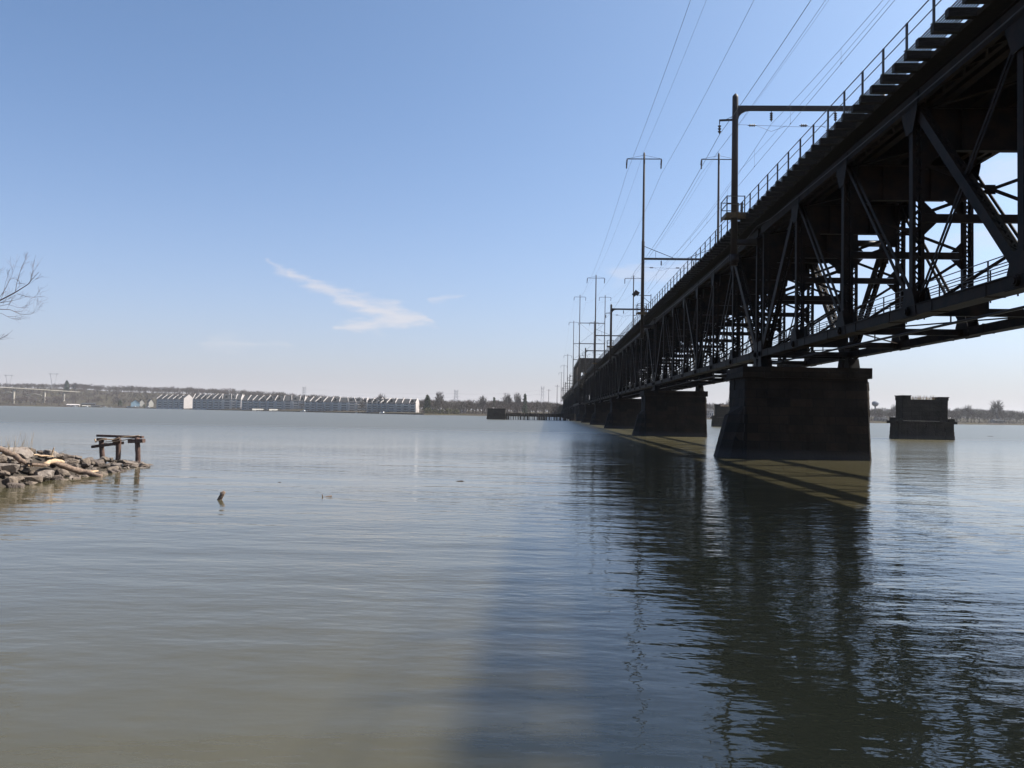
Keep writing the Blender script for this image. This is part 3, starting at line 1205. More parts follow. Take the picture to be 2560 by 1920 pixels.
def tall_arms(root, x, z):
    mb = MB()
    for s in (-1, 1):
        mb.bar((x, 0, z - 1.0), (x + s * 2.5, 0, z - 1.0), .1, .12, up=(0, 1, 0))
        mb.tube([(x, 0, z - .45), (x + s * 2.4, 0, z - .95)], .02, 4)
    arm = mb.build('cross_arm', M['steel_pole'], root)
    for s in (-1, 1):
        for dy, lean in ((-.5, -.25), (.4, .2)):
            mb = MB()
            a = Vector((-.08, lean * (1 if dy < 0 else .4), -1)).normalized()
            insulator(mb, (x + s * 2.45, dy * .3, z - 1.05), 9 if dy < 0 else 4, .12, .16, a)
            mb.build('insulator', M['insul'], arm)


def tall_gantry(y, ztop, label, beams=(25.2,), brace=True, plat=True):
    root = empty('transmission_gantry', (0, y, 0), label, 'power pole pair', 'tall power pole pairs on the bridge')
    for x in (XP, XQ):
        mb = MB()
        mb.tube([(x, 0, 13.8), (x, 0, lerp(17, ztop, .45)), (x, 0, lerp(17, ztop, .46)), (x, 0, ztop - .25), (x, 0, ztop)], [.26, .22, .18, .14, .03], 10)
        mb.bb(min(x, 15 if x < 18 else 22.0), max(x, 15.0 if x < 18 else 22.0), -.18, .18, 15.3, 15.7)
        mb.build('pole', M['steel_pole'], root, smooth=True)
        tall_arms(root, x, ztop)
    for z in beams:
        mb = MB()
        mb.bb(XP + .16, XQ - .16, -.1, .1, z - .14, z + .14)
        mb.build('cross_beam', M['steel_pole'], root)
    if brace:
        z = beams[0]
        mb = MB()
        mb.bar((XP, 0, z + 1.85), (17.7, 0, z + .16), .06, .1, up=(0, 1, 0))
        mb.bar((XQ, 0, z + 1.85), (19.7, 0, z + .16), .06, .1, up=(0, 1, 0))
        for x in (15.2, 22.2):
            mb.bar((x, 0, z), (x, 0, z + 1.1), .04, .04)
        mb.build('tension_rod', M['steel_pole'], root)
        cross_span(root, z - 1.2)
    else:
        za, zb = min(beams), max(beams)
        mb = MB()
        mb.tube([(XP, .06, zb), (XQ, .06, za)], .04, 4)
        mb.tube([(XQ, -.06, zb), (XP, -.06, za)], .04, 4)
        mb.build('cross_cable', M['wire'], root)
    if plat:
        platform(root, XP, -1)
    return root


short_gantry(PIERS[0], 'short dark catenary gantry above the nearest stone pier with yellow platform')
short_gantry(PIERS[2], 'short dark catenary gantry above the third stone pier')
short_gantry(PIERS[4], 'short dark catenary gantry above the fifth stone pier')
tall_gantry(PIERS[1], 40.6, 'tall pair of power poles above the second stone pier, nearest such pair')
tall_gantry(PIERS[3], 42.5, 'tall pair of power poles above the fourth stone pier')
tall_gantry(PIERS[5], 53.5, 'very tall pair of power poles with two cross beams before the swing span', (41.5, 32.8), False)
tall_gantry(PIERS[6], 51.5, 'very tall pair of power poles with two cross beams just past the swing span', (39.5, 31.2), False)
NA = 'first second third fourth fifth'.split()
for i, y in enumerate((545, 661, 777)):
    tall_gantry(y, 42.5, 'tall pair of power poles on the far bridge, %s beyond the swing span' % NA[i], plat=False)
for i, y in enumerate((487, 603, 719)):
    g = short_gantry(y, 'short catenary gantry on the far bridge, %s beyond the swing span' % NA[i])


# wires
def sag_wire(pts, sag, r, name, label, n=14):
    out = []
    for (a, b), s in zip(zip(pts, pts[1:]), sag if hasattr(sag, '__len__') else [sag] * 99):
        a, b = Vector(a), Vector(b)
        for k in range(n):
            t = k / n
            p = a.lerp(b, t)
            p.z -= 4 * s * t * (1 - t)
            out.append(p)
    out.append(Vector(pts[-1]))
    mb = MB()
    mb.tube(out, r, 4, caps=False)
    return tag(mb.build(name, M['wire']), label, 'wire', 'wires strung along the bridge')


TY = [2.4, PIERS[1], PIERS[3], PIERS[5], PIERS[6], 545, 661, 777]
TZ = [40.6, 40.6, 42.5, 53.5, 51.5, 42.5, 42.5, 42.5]
for x, dz, lab, r_ in ((XP - 2.5, -4.2, 'thin power wire under the outer arms of the river side poles', .017), (XP + 2.5, -4.2, 'thin power wire under the inner arms of the river side poles', .017),
                       (XQ - 2.5, -4.2, 'thin power wire under the inner arms of the far side poles', .017), (XQ + 2.5, -4.2, 'thin power wire under the outer arms of the far side poles', .017),
                       (XP, .25, 'thin ground wire linking the tops of the river side poles', .011), (XQ, .25, 'thin ground wire linking the tops of the far side poles', .011)):
    sag_wire([(x, y, z + dz + (1.1 if dz < 0 else 0)) for y, z in zip(TY, TZ)], [1.6, 1.5, 1.5, .8, 1.5, 1.5, 1.5], r_, 'power_wire', lab)
GY = [3] + PIERS[:5] + PIERS[5:7] + [487, 545, 603, 661, 719, 777]
sag_wire([(XP - 1.13, y, 23.4) for y in GY], .7, .018, 'feeder_wire', 'thin feeder wire on the bracket arms along the river side of the bridge')
sag_wire([(XQ + 1.13, y, 23.4) for y in GY], .7, .018, 'feeder_wire', 'thin feeder wire on the bracket arms along the far side of the bridge')
for x, lab in ((16.0, 'overhead contact line above the nearer track of the bridge'), (20.6, 'overhead contact line above the farther track of the bridge')):
    root = empty('overhead_line', (x, 3, 0), lab, 'wire', 'wires strung along the bridge')
    out, out2 = [], []
    dr = MB()
    for a, b in zip(GY, GY[1:]):
        for k in range(12):
            t = k / 12
            z = 24.2 - 4 * 1.1 * t * (1 - t)
            out.append((0, a + (b - a) * t - 3, z))
            out2.append((0, a + (b - a) * t - 3, 22.5))
            if k % 2 == 1:
                dr.tube([(0, a + (b - a) * t - 3, z), (0, a + (b - a) * t - 3, 22.5)], .008, 3, caps=False)
                dr.box((0, a + (b - a) * t - 3, 22.53), (.05, .05, .07))
    mb = MB()
    mb.tube(out, .014, 4, caps=False)
    mb.build('messenger_wire', M['wire'], root)
    mb = MB()
    mb.tube(out2, .014, 4, caps=False)
    mb.build('contact_wire', M['wire'], root)
    dr.build('dropper_wires', M['wire'], root)['kind'] = 'stuff'
# cable slung along the upstream face of the top chord
mb = MB()
pts = []
for i in range(5):
    ya, yb = PIERS[0] + PITCH * (i - 1), PIERS[0] + PITCH * i
    for k in range(16):
        t = k / 16
        pts.append((15.05, ya + (yb - ya) * t, 16.45 - .35 * math.sin(math.pi * t) + (.25 if t < .02 else 0)))
mb.tube(pts, .03, 5)
tag(mb.build('signal_cable', M['rail']), 'grey cable slung along the side of the upper steel chord', 'cable')
# floodlight on the deck edge before the second tall poles
fl = empty('floodlight', (13.9, 112.5, ZD + .35), 'small floodlight on a bracket at the deck edge near the second pier', 'floodlight')
mb = MB()
mb.bar((0, 0, 0), (0, 0, 1.9), .08, .08)
mb.bar((0, 0, 1.7), (-1.9, 0, 1.75), .07, .07, up=(0, 1, 0))
mb.bar((0, 0, .6), (-1.3, 0, 1.7), .05, .05, up=(0, 1, 0))
mb.build('bracket', M['steel_pole'], fl)
mb = MB()
mb.box((-1.95, 0, 2.05), (.7, .5, .5), Matrix.Rotation(R(35), 3, 'Y'))
mb.box((-2.3, 0, 1.8), (.5, .4, .3), Matrix.Rotation(R(50), 3, 'Y'))
mb.build('lamp_head', M['steel_pole'], fl)

# ------------------------------------------------------------------ rock jetty on the near shore
AX = [(14, -22.5), (22, -20.6), (27.5, -20.0), (31, -20.1), (35, -20.0), (38, -19.6), (40, -19.8)]       # crest x for each y
CZ = [(14, 1.5), (27, 1.3), (31, 1.05), (34, .62), (36.5, .36), (38.5, .14), (40, -.1)]
HWD = [(14, 3.0), (27, 2.2), (32, 1.9), (36, 1.5), (38.5, .9), (40, .4)]


def mound(x, y):
    cx, cz, hw = interp(AX, y), interp(CZ, y), interp(HWD, y)
    return cz - (cz + .25) * min(1.6, abs(x - cx) / hw) ** 1.15


mb = MB()
ys = [14 + i * .5 for i in range(54)]
for y in ys:
    for k in range(15):
        x = interp(AX, y) + (k - 7) / 7 * interp(HWD, y) * 1.35
        mb.v.append((x, y, mound(x, y) - .14 + rnd.uniform(-.05, .05)))
for i in range(len(ys) - 1):
    for k in range(14):
        a = i * 15 + k
        mb.f.append((a, a + 1, a + 16, a + 15))
        mb.m.append(0)
tag(mb.build('shore_bank_ground', M['bank']), kind='structure')


def rock_mesh(seed, sx, sy, sz, m):
    rg = random.Random(seed)
    bm = bmesh.new()
    for k in range(15):
        v = Vector((rg.gauss(0, 1), rg.gauss(0, 1), rg.gauss(0, 1))).normalized()
        q = Vector((math.copysign(abs(v.x) ** .6, v.x), math.copysign(abs(v.y) ** .6, v.y), math.copysign(abs(v.z) ** .6, v.z))) * rg.uniform(.85, 1.05)
        bm.verts.new((q.x * sx, q.y * sy, q.z * sz))
    r_ = bmesh.ops.convex_hull(bm, input=bm.verts)
    bmesh.ops.delete(bm, geom=[v for v in bm.verts if not v.link_faces], context='VERTS')
    bmesh.ops.bevel(bm, geom=list(bm.edges), offset=min(sx, sy, sz) * .14, segments=2, affect='EDGES', profile=.6)
    bmesh.ops.triangulate(bm, faces=bm.faces)
    bmesh.ops.subdivide_edges(bm, edges=[e for e in bm.edges if e.calc_length() > .2], cuts=1)
    for v in bm.verts:
        n = mnoise.noise_vector(v.co * 3.1 + Vector((seed, 0, 0)))
        v.co += n * min(sx, sy, sz) * .08
    bmesh.ops.recalc_face_normals(bm, faces=bm.faces)
    me = bpy.data.meshes.new('rock')
    bm.to_mesh(me)
    bm.free()
    me.materials.append(m)
    return me


GR = 'boulders piled on the jetty'
protos = []
for s in range(12):
    rg = random.Random(s)
    protos.append(rock_mesh(s, rg.uniform(.85, 1.3), rg.uniform(.75, 1.1), rg.uniform(.45, .7), (M['rock'], M['rock'], M['rock_pale'], M['rock_dark'])[s % 4]))
RL = {0: 'grey brown angular boulder among the rubble of the jetty', 1: 'grey brown angular boulder among the rubble of the jetty', 2: 'pale boulder among the rubble of the jetty', 3: 'dark boulder among the rubble of the jetty'}  # stone tone differs from prototype to prototype


def rock(x, y, z, s, k, rz, label=None, tilt=.25):
    o = link('boulder', protos[k % 12])
    o.location = (x, y, z)
    o.rotation_euler = (rnd.uniform(-tilt, tilt), rnd.uniform(-tilt, tilt), rz)
    o.scale = (s, s, s)
    tag(o, label or RL[(k % 12) % 4], 'rock', GR)
    return o


big = [((15, 1165), .46, 2, 'big slanted slab boulder at the left end of the jetty'), ((45, 1128), .45, 2, 'large pale boulder topping the jetty beside the curved log'),
       ((75, 1196), .36, 0, 'broad flat boulder at the waterline below the flat board'), ((105, 1184), .38, 6, 'broad pale flat boulder under the driftwood board'), ((165, 1143), .32, 3, 'rounded dark boulder on the crest near the wooden posts'),
       ((212, 1152), .3, 4, 'light topped boulder on the crest beside the posts'), ((247, 1158), .3, 7, 'dark boulder against the foot of the wooden posts'), ((362, 1166), .28, 5, 'pointed boulder alone at the outer tip of the jetty'),
       ((282, 1172), .28, 1, 'boulder by the foot of the middle wooden post'), ((25, 1200), .38, 4, 'tilted boulder at the waterline at the left picture edge')]
placed = []
for (px, py), s, k, lab in big:
    best = None
    for i in range(300):                     # where the photo ray meets the mound
        d = ray(px, py)
        t = 20 + i * .08
        p = Vector((0, 0, CAMZ)) + d * t
        if p.z < max(mound(p.x, p.y) + s * .2, .02):
            best = p
            break
    if best:
        rock(best.x, best.y, best.z - s * .1, s, k, rnd.uniform(0, 6), lab)
        placed.append((best.x, best.y, s))
tries = 0
while len(placed) < 298 and tries < 15000:
    tries += 1
    y = 25.5 + 14.0 * rnd.random() ** .8
    u = rnd.uniform(-1.0, 1.12)
    x = interp(AX, y) + u * interp(HWD, y)
    s = rnd.choice((.1, .12, .14, .16, .19, .22, .26, .32)) * (1.0 if y < 35 else .8)
    if any((x - a) ** 2 + (y - b) ** 2 < (.46 * (s + c)) ** 2 for a, b, c in placed):
        continue
    z = max(mound(x, y), -.06)
    rock(x, y, z + s * .22, s, rnd.randrange(12), rnd.uniform(0, 6.3))
    placed.append((x, y, s))


def mound_hit(px, py, lift=0.0):
    d = ray(px, py)
    for i in range(400):
        p = Vector((0, 0, CAMZ)) + d * (20 + i * .06)
        if p.z < max(mound(p.x, p.y) + lift, 0.0):
            return p
    return at(px, py, 36)


def log_obj(name, pix, rs, m, label, lift=.3, n=9, cat='driftwood', seed=0):
    rg = random.Random(seed)
    pts = [mound_hit(px, py, lift) for px, py in pix]
    out, rr = [], []
    for i in range(len(pts) - 1):
        for k in range(4):
            t = k / 4
            out.append(pts[i].lerp(pts[i + 1], t) + Vector([rg.uniform(-.02, .02) for _ in range(3)]))
            rr.append(lerp(rs[i], rs[i + 1], t) * rg.uniform(.9, 1.08))
    out.append(pts[-1])
    rr.append(rs[-1])
    mb = MB()
    mb.tube(out, rr, n)
    return tag(mb.build(name, m, smooth=True), label, cat, 'driftwood lying on the jetty')


log_obj('driftwood_log', [(128, 1155), (160, 1166), (205, 1180), (254, 1192)], [.07, .1, .12, .09], M['driftwood'], 'long dark driftwood log sloping across the jetty into the water', .32)
log_obj('driftwood_log', [(-30, 1116), (5, 1124), (35, 1138), (50, 1150), (64, 1157)], [.1, .1, .1, .09, .07], M['driftwood'], 'curved bare driftwood log lying over the left boulders', .45, seed=2)
log_obj('driftwood_log', [(112, 1160), (135, 1153), (158, 1156)], [.08, .1, .07], M['pale_stick'], 'short pale broken driftwood chunk beside the flat board', .36, seed=3)
log_obj('driftwood_stick', [(85, 1137), (110, 1140), (134, 1141)], [.03, .035, .025], M['pale_stick'], 'thin pale stick lying along the crest of the jetty', .5, 6, seed=4)
log_obj('driftwood_stick', [(70, 1165), (95, 1164), (116, 1165)], [.035, .035, .03], M['pale_stick'], 'thin white stick below the flat board', .33, 6, seed=5)
log_obj('driftwood_stick', [(222, 1180), (244, 1178)], [.06, .05], M['pale_stick'], 'pale split stick by the low end of the long log', .3, 6, seed=6)
p_ = mound_hit(128, 1139, .35)
mb = MB()
mb.tube([p_, p_ + Vector((.05, 0, .14)), p_ + Vector((.1, 0, .32))], [.035, .03, .02], 6)
tag(mb.build('upright_stick', M['pale_stick']), 'pale stick standing upright on the crest of the jetty', 'driftwood', 'driftwood lying on the jetty')
a_, b_ = mound_hit(70, 1159, .38), mound_hit(114, 1162, .38)
mb = MB()
mb.bar(a_, b_, .32, .07)
tag(mb.build('driftwood_board', M['driftwood']), 'flat weathered board lying on the boulders of the jetty', 'driftwood', 'driftwood lying on the jetty')

# ------------------------------------------------------------------ remains of a timber pier
YP = 39.6


def pp(px, py, dy=0.0):
    return at(px, py, YP + dy)


pr = empty('pier_remains', (0, 0, 0), 'three weathered timber posts with broken cap beams at the end of the jetty', 'old pier')
posts = [((253, 1100), (257, 1162), .9), ((297, 1098), (295, 1166), .1), ((343, 1094), (345, 1160), -.1)]
for i, ((xa, ya), (xb, yb), dy) in enumerate(posts):
    a, b = pp(xa, ya, dy), pp(xb, yb, dy)
    b = b + (b - a) * .35
    mb = MB()
    n = 9
    mb.tube([a.lerp(b, k / n) + Vector((rnd.uniform(-.015, .015), 0, 0)) for k in range(n + 1)], [.115 * rnd.uniform(.95, 1.06) * (1 + .06 * k / n) for k in range(n + 1)], 12)
    mb.build('post', M['wood'], pr, smooth=True)
for (a, b, w_, h_, dy1, dy2) in (((244, 1089), (357, 1093), .2, .11, .6, .3), ((231, 1117), (307, 1107), .16, .13, 1.05, .35), ((323, 1103), (360, 1102), .3, .18, -.1, -.1), ((244, 1098), (264, 1098), .2, .12, .9, .9), ((283, 1105), (300, 1098), .12, .26, .0, .0), ((262, 1110), (300, 1112), .1, .1, .9, .2)):
    mb = MB()
    mb.bar(pp(*a, dy1), pp(*b, dy2), w_, h_)
    mb.build('beam', M['wood'], pr)
for k, (pix, r_, lab) in enumerate((([(238, 1104), (256, 1098), (285, 1099), (305, 1093), (325, 1091), (348, 1089)], .028, 'pale crooked stick draped along the top of the timber posts'),
                                    ([(262, 1105), (282, 1104), (305, 1101), (328, 1097), (344, 1094)], .022, 'thinner pale stick lying across the timber posts'),
                                    ([(237, 1097), (239, 1104), (240, 1106)], .03, 'short pale stub of stick at the left end of the timber beams'))):
    mb = MB()
    mb.tube([pp(x, y, -.12) for x, y in pix], r_, 6)
    tag(mb.build('dry_stick', M['pale_stick']), lab, 'driftwood', 'sticks caught on the timber posts')

# dry weeds on the jetty
for k, (px, py, h, lab) in enumerate(((12, 1128, .6, 'tall dry weed stalks at the left picture edge above the boulders'), (60, 1126, .75, 'thin dry weed stalks rising behind the pale boulder'))):
    p = mound_hit(px, py, .1)
    mb = MB()
    rg = random.Random(k)
    for j in range(22):
        a = p + Vector((rg.uniform(-.35, .35), rg.uniform(-.3, .3), -.1))
        b = a + Vector((rg.uniform(-.2, .3), rg.uniform(-.1, .1), h * rg.uniform(.4, 1.15)))
        mb.tube([a, a.lerp(b, .5) + Vector((rg.uniform(-.04, .04), 0, 0)), b], [.005, .004, .002], 3, caps=False)
    tag(mb.build('dry_weeds', M['reed']), lab, 'weeds', kind='thing')

# ------------------------------------------------------------------ things in the water
p = ground(552, 1249)
mb = MB()
mb.tube([p + Vector((-.1, 0, -.25)), p + Vector((-.05, 0, -.02)), p + Vector((.0, 0, .08)), p + Vector((.05, 0, .17)), p + Vector((.1, .02, .25))], [.07, .07, .066, .062, .05], 9)
mb.tube([p + Vector((-.01, 0, .1)), p + Vector((.0, 0, .23)), p + Vector((.004, 0, .245))], [.035, .02, .009], 6)
tag(mb.build('stump', M['driftwood'], smooth=True), 'brown broken stump leaning out of the open water', 'stump')
p, q = ground(803, 1242), ground(829, 1241)
mb = MB()
mb.tube([p + Vector((0, 0, -.05)), p.lerp(q, .4) + Vector((0, 0, -.015)), q + Vector((0, 0, .0))], [.03, .028, .035], 7)
mb.tube([p + Vector((.05, 0, -.02)), p + Vector((.03, 0, .085))], [.025, .01], 6)
tag(mb.build('floating_branch', M['driftwood']), 'dark branch floating low in the open water right of the stump', 'driftwood')
for (px, py, w_, lab) in ((1148, 1203, .26, 'thin dark stick floating in midstream'), (2475, 1091, .9, 'dark floating debris beyond the abandoned pier'), (1493, 1088, .6, 'small dark debris floating by the second bridge pier'), (697, 1206, .12, 'tiny dark speck of debris floating in the open water')):
    p = ground(px, py)
    mb = MB()
    mb.tube([p + Vector((-w_, .1, -.03)), p + Vector((-.3 * w_, 0, .0)), p + Vector((.4 * w_, .03, .015)), p + Vector((w_, 0, -.02))], [.012, w_ * .06, w_ * .065, .012], 7)
    tag(mb.build('floating_debris', M['wood']), lab, 'driftwood')


# ------------------------------------------------------------------ bare tree at the left edge
def grow(mb, p, d, L, r, lvl, rg, twist=.45, up=.12, n=5):
    pts, rs = [Vector(p)], [r]
    d = Vector(d).normalized()
    seg = 5 if lvl > 1 else 4
    for k in range(seg):
        d = (d + Vector([rg.gauss(0, twist * .28) for _ in range(3)]) + Vector((0, 0, up * .5))).normalized()
        pts.append(pts[-1] + d * (L / seg))
        rs.append(max(r * (1 - .75 * (k + 1) / seg), .0025))
    mb.tube(pts, rs, n if r > .02 else 3, caps=False)
    if lvl <= 0:
        return
    for k in range(rg.randint(3, 5)):
        t = rg.uniform(.25, 1.0)
        i = min(seg - 1, int(t * seg))
        b = pts[i].lerp(pts[i + 1], t * seg - i)
        a = Vector([rg.gauss(0, 1) for _ in range(3)])
        nd = (d + a * .55 + Vector((0, 0, up))).normalized()
        grow(mb, b, nd, L * rg.uniform(.45, .7), rs[i] * .62, lvl - 1, rg, twist, up, n)


YT = 27.0
tr = empty('bare_tree', tuple(at(-190, 1130, YT)), 'leafless tree whose bare twigs reach in at the left picture edge', 'tree')
t0 = tr.location.copy()
rg = random.Random(21)
mb = MB()
trunk = [at(-190, 1135, YT), at(-186, 1050, YT), at(-175, 950, YT), at(-165, 860, YT), at(-170, 780, YT), at(-160, 690, YT), at(-150, 600, YT)]
mb.tube([q - t0 for q in trunk], [.2, .17, .15, .12, .09, .06, .03], 9)
mb.build('trunk', M['bark'], tr, smooth=True)
limbs = [([(-168, 830), (-80, 790), (0, 751), (35, 733), (70, 711), (79, 700), (97, 680)], .05, .006), ([(38, 731), (42, 708), (50, 680), (62, 652), (66, 628)], .016, .003), ([(42, 734), (62, 740), (85, 743), (108, 740)], .012, .003),
         ([(-165, 820), (-60, 775), (0, 757), (30, 752), (50, 747)], .03, .004), ([(-60, 775), (0, 765), (20, 761), (45, 769), (72, 768)], .016, .003), ([(-165, 850), (-60, 790), (0, 773), (25, 774), (50, 785), (75, 787), (87, 779)], .03, .003),
         ([(-40, 780), (5, 784), (25, 795), (40, 800), (66, 795)], .012, .002), ([(-30, 765), (0, 742), (15, 720), (29, 690), (33, 678)], .016, .003), ([(77, 703), (82, 672), (87, 648)], .008, .002), ([(-168, 900), (-70, 870), (0, 847), (18, 838), (32, 825)], .025, .003),
         ([(-40, 858), (0, 849), (35, 846)], .01, .002), ([(69, 712), (58, 709), (46, 710)], .008, .003), ([(-167, 760), (-80, 720), (-20, 690), (6, 670)], .025, .003), ([(0, 753), (8, 735), (14, 705), (20, 690)], .012, .003),
         ([(-168, 800), (-230, 760), (-300, 740)], .04, .01), ([(-165, 720), (-230, 660), (-270, 620)], .03, .008)]
for pix, ra, rb in limbs:
    mb = MB()
    dy = rg.uniform(-.5, .5)
    pts = [at(x, y, YT + (dy * i / len(pix)) + rg.uniform(-.06, .06)) - t0 for i, (x, y) in enumerate(pix)]
    out, rr = [], []
    for i in range(len(pts) - 1):
        for k in range(3):
            out.append(pts[i].lerp(pts[i + 1], k / 3))
            rr.append(.6 * lerp(ra, rb, (i + k / 3) / (len(pts) - 1)))
    out.append(pts[-1])
    rr.append(rb)
    mb.tube(out, rr, 6)
    for k in range(len(out) // 3 + 1):
        i = rg.randrange(len(out) // 4, len(out) - 1)
        d = (out[i + 1] - out[i]).normalized()
        nd = d + Vector((rg.uniform(-.2, .3), rg.uniform(-.5, .5), rg.uniform(-.25, .85)))
        grow(mb, out[i], nd, rg.uniform(.2, .55), max(.0028, rr[i] * .38), 1, rg, .3, .1, 4)
    mb.build('limb', M['bark'], tr)


# ------------------------------------------------------------------ far shore trees
def bare_proto(seed, H, W_, n, trunk_frac=.28):
    """trunk plus many thin tapering twigs filling an uneven crown; returns triangles"""
    rg = np.random.RandomState(seed)
    V, Fc = [], []

    def sliver(p, q, w_):
        s = np.array([rg.normal(), rg.normal(), 0.2])
        s /= np.linalg.norm(s)
        b = len(V)
        V.extend([p - s * w_, p + s * w_, q])
        Fc.append((b, b + 1, b + 2))
    for k in range(2):
        sliver(np.array([0, 0, -.5]), np.array([rg.normal() * .3, 0, H * .75]), H * .022)
    lobes = [np.array([rg.uniform(-.42, .42) * W_, rg.uniform(-.4, .4) * W_, H * rg.uniform(.34, .78)]) for _ in range(9)]
    for l in lobes:
        sliver(np.array([0, 0, H * trunk_frac]), l, H * .012)
    for k in range(n):
        l = lobes[rg.randint(9)]
        r_ = .28 * W_ * rg.uniform(.3, 1.1)
        d = rg.normal(size=3)
        d /= np.linalg.norm(d)
        p = l + d * r_ * .45
        d2 = d + np.array([0, 0, .55])
        q = l + d2 * r_ * 1.0
        q[2] = min(q[2], H * rg.uniform(.92, 1.0))
        sliver(p, q, .16 * H / 14)
    return np.array(V), np.array(Fc)


BP = [bare_proto(s, 14, 12, 230, .2) for s in range(7)]


def tri_mesh(name, chunks, m, parent=None):
    V = np.concatenate([c[0] for c in chunks])
    off, Fs = 0, []
    for c in chunks:
        Fs.append(c[1] + off)
        off += len(c[0])
    Fs = np.concatenate(Fs)
    me = bpy.data.meshes.new(name)
    me.vertices.add(len(V))
    me.vertices.foreach_set('co', V.astype(np.float32).ravel())
    me.loops.add(len(Fs) * 3)
    me.loops.foreach_set('vertex_index', Fs.astype(np.int32).ravel())
    me.polygons.add(len(Fs))
    me.polygons.foreach_set('loop_start', np.arange(0, len(Fs) * 3, 3, dtype=np.int32))
    me.polygons.foreach_set('loop_total', np.full(len(Fs), 3, dtype=np.int32))
    me.materials.append(m)
    me.update(calc_edges=True)
    me.validate()
    return link(name, me, parent)


def place(proto, p, s, a, sz=1.0):
    c, s_ = math.cos(a), math.sin(a)
    Rm = np.array([[c, -s_, 0], [s_, c, 0], [0, 0, sz]]) * s
    return proto[0] @ Rm.T + np.array(p), proto[1]


# visible skyline of the woods, photo y of the tree tops for each photo x
TOP = [(-500, 957), (0, 955), (150, 957), (165, 954), (250, 961), (410, 961), (500, 966), (600, 971), (750, 976), (840, 977), (880, 984), (950, 982), (1000, 991), (1060, 995), (1150, 993), (1200, 991), (1260, 988), (1300, 986), (1330, 993), (1366, 1001), (1420, 1010), (1600, 1008), (1740, 1000),
       (1784, 999), (1850, 1004), (1950, 1004), (2168, 1019), (2230, 1022), (2300, 1026), (2390, 1018), (2412, 1013), (2450, 1012), (2520, 1019), (2560, 1025), (2700, 1026), (3100, 1030)]
rn = np.random.RandomState(4)
chunks = []
GAPS = [(385, 1045)]
for i in range(5200):
    px = rn.uniform(-480, 3080)
    off = rn.uniform(0, 1) * 560 + 16 if i % 3 else rn.uniform(400, 580)
    infront = 375 < px < 1052
    if infront and off < 75:
        continue
    if 160 < px < 380 and off < 50:
        continue
    Y = shore(px) + off
    z = land_z(px, off)
    top = horizon(px) - interp(TOP, px)
    zmax = top * Y / F + CAMZ
    h = min(rn.uniform(9, 17), zmax - z + rn.uniform(-4, 2.2))
    if h < 4:
        continue
    p = bank_pt(px, Y, z)
    s = h / 14
    chunks.append(place(BP[rn.randint(7)], (p.x, p.y, p.z), max(s, .45) if s < 1 else s, rn.uniform(0, 6.28), 1.0 if s > .45 else s / .45))
tag(tri_mesh('woods', chunks, M['woods']), 'leafless brown woods covering the far shore and its hills', 'woods', kind='stuff')
# low brush along the waterline
chunks = []
SB = [bare_proto(30 + s, 3.2, 5, 90, .1) for s in range(3)]
for i in range(2200):
    px = rn.uniform(-480, 3080)
    if 370 < px < 1050 and rn.uniform() < .85:
        continue
    off = rn.uniform(0.5, 22)
    p = bank_pt(px, shore(px) + off, land_z(px, off))
    chunks.append(place(SB[rn.randint(3)], (p.x, p.y, p.z - .2), rn.uniform(.5, 1.2), rn.uniform(0, 6)))
tag(tri_mesh('undergrowth', chunks, M['woods_dark']), 'low brown brush along the far waterline', 'brush', kind='stuff')


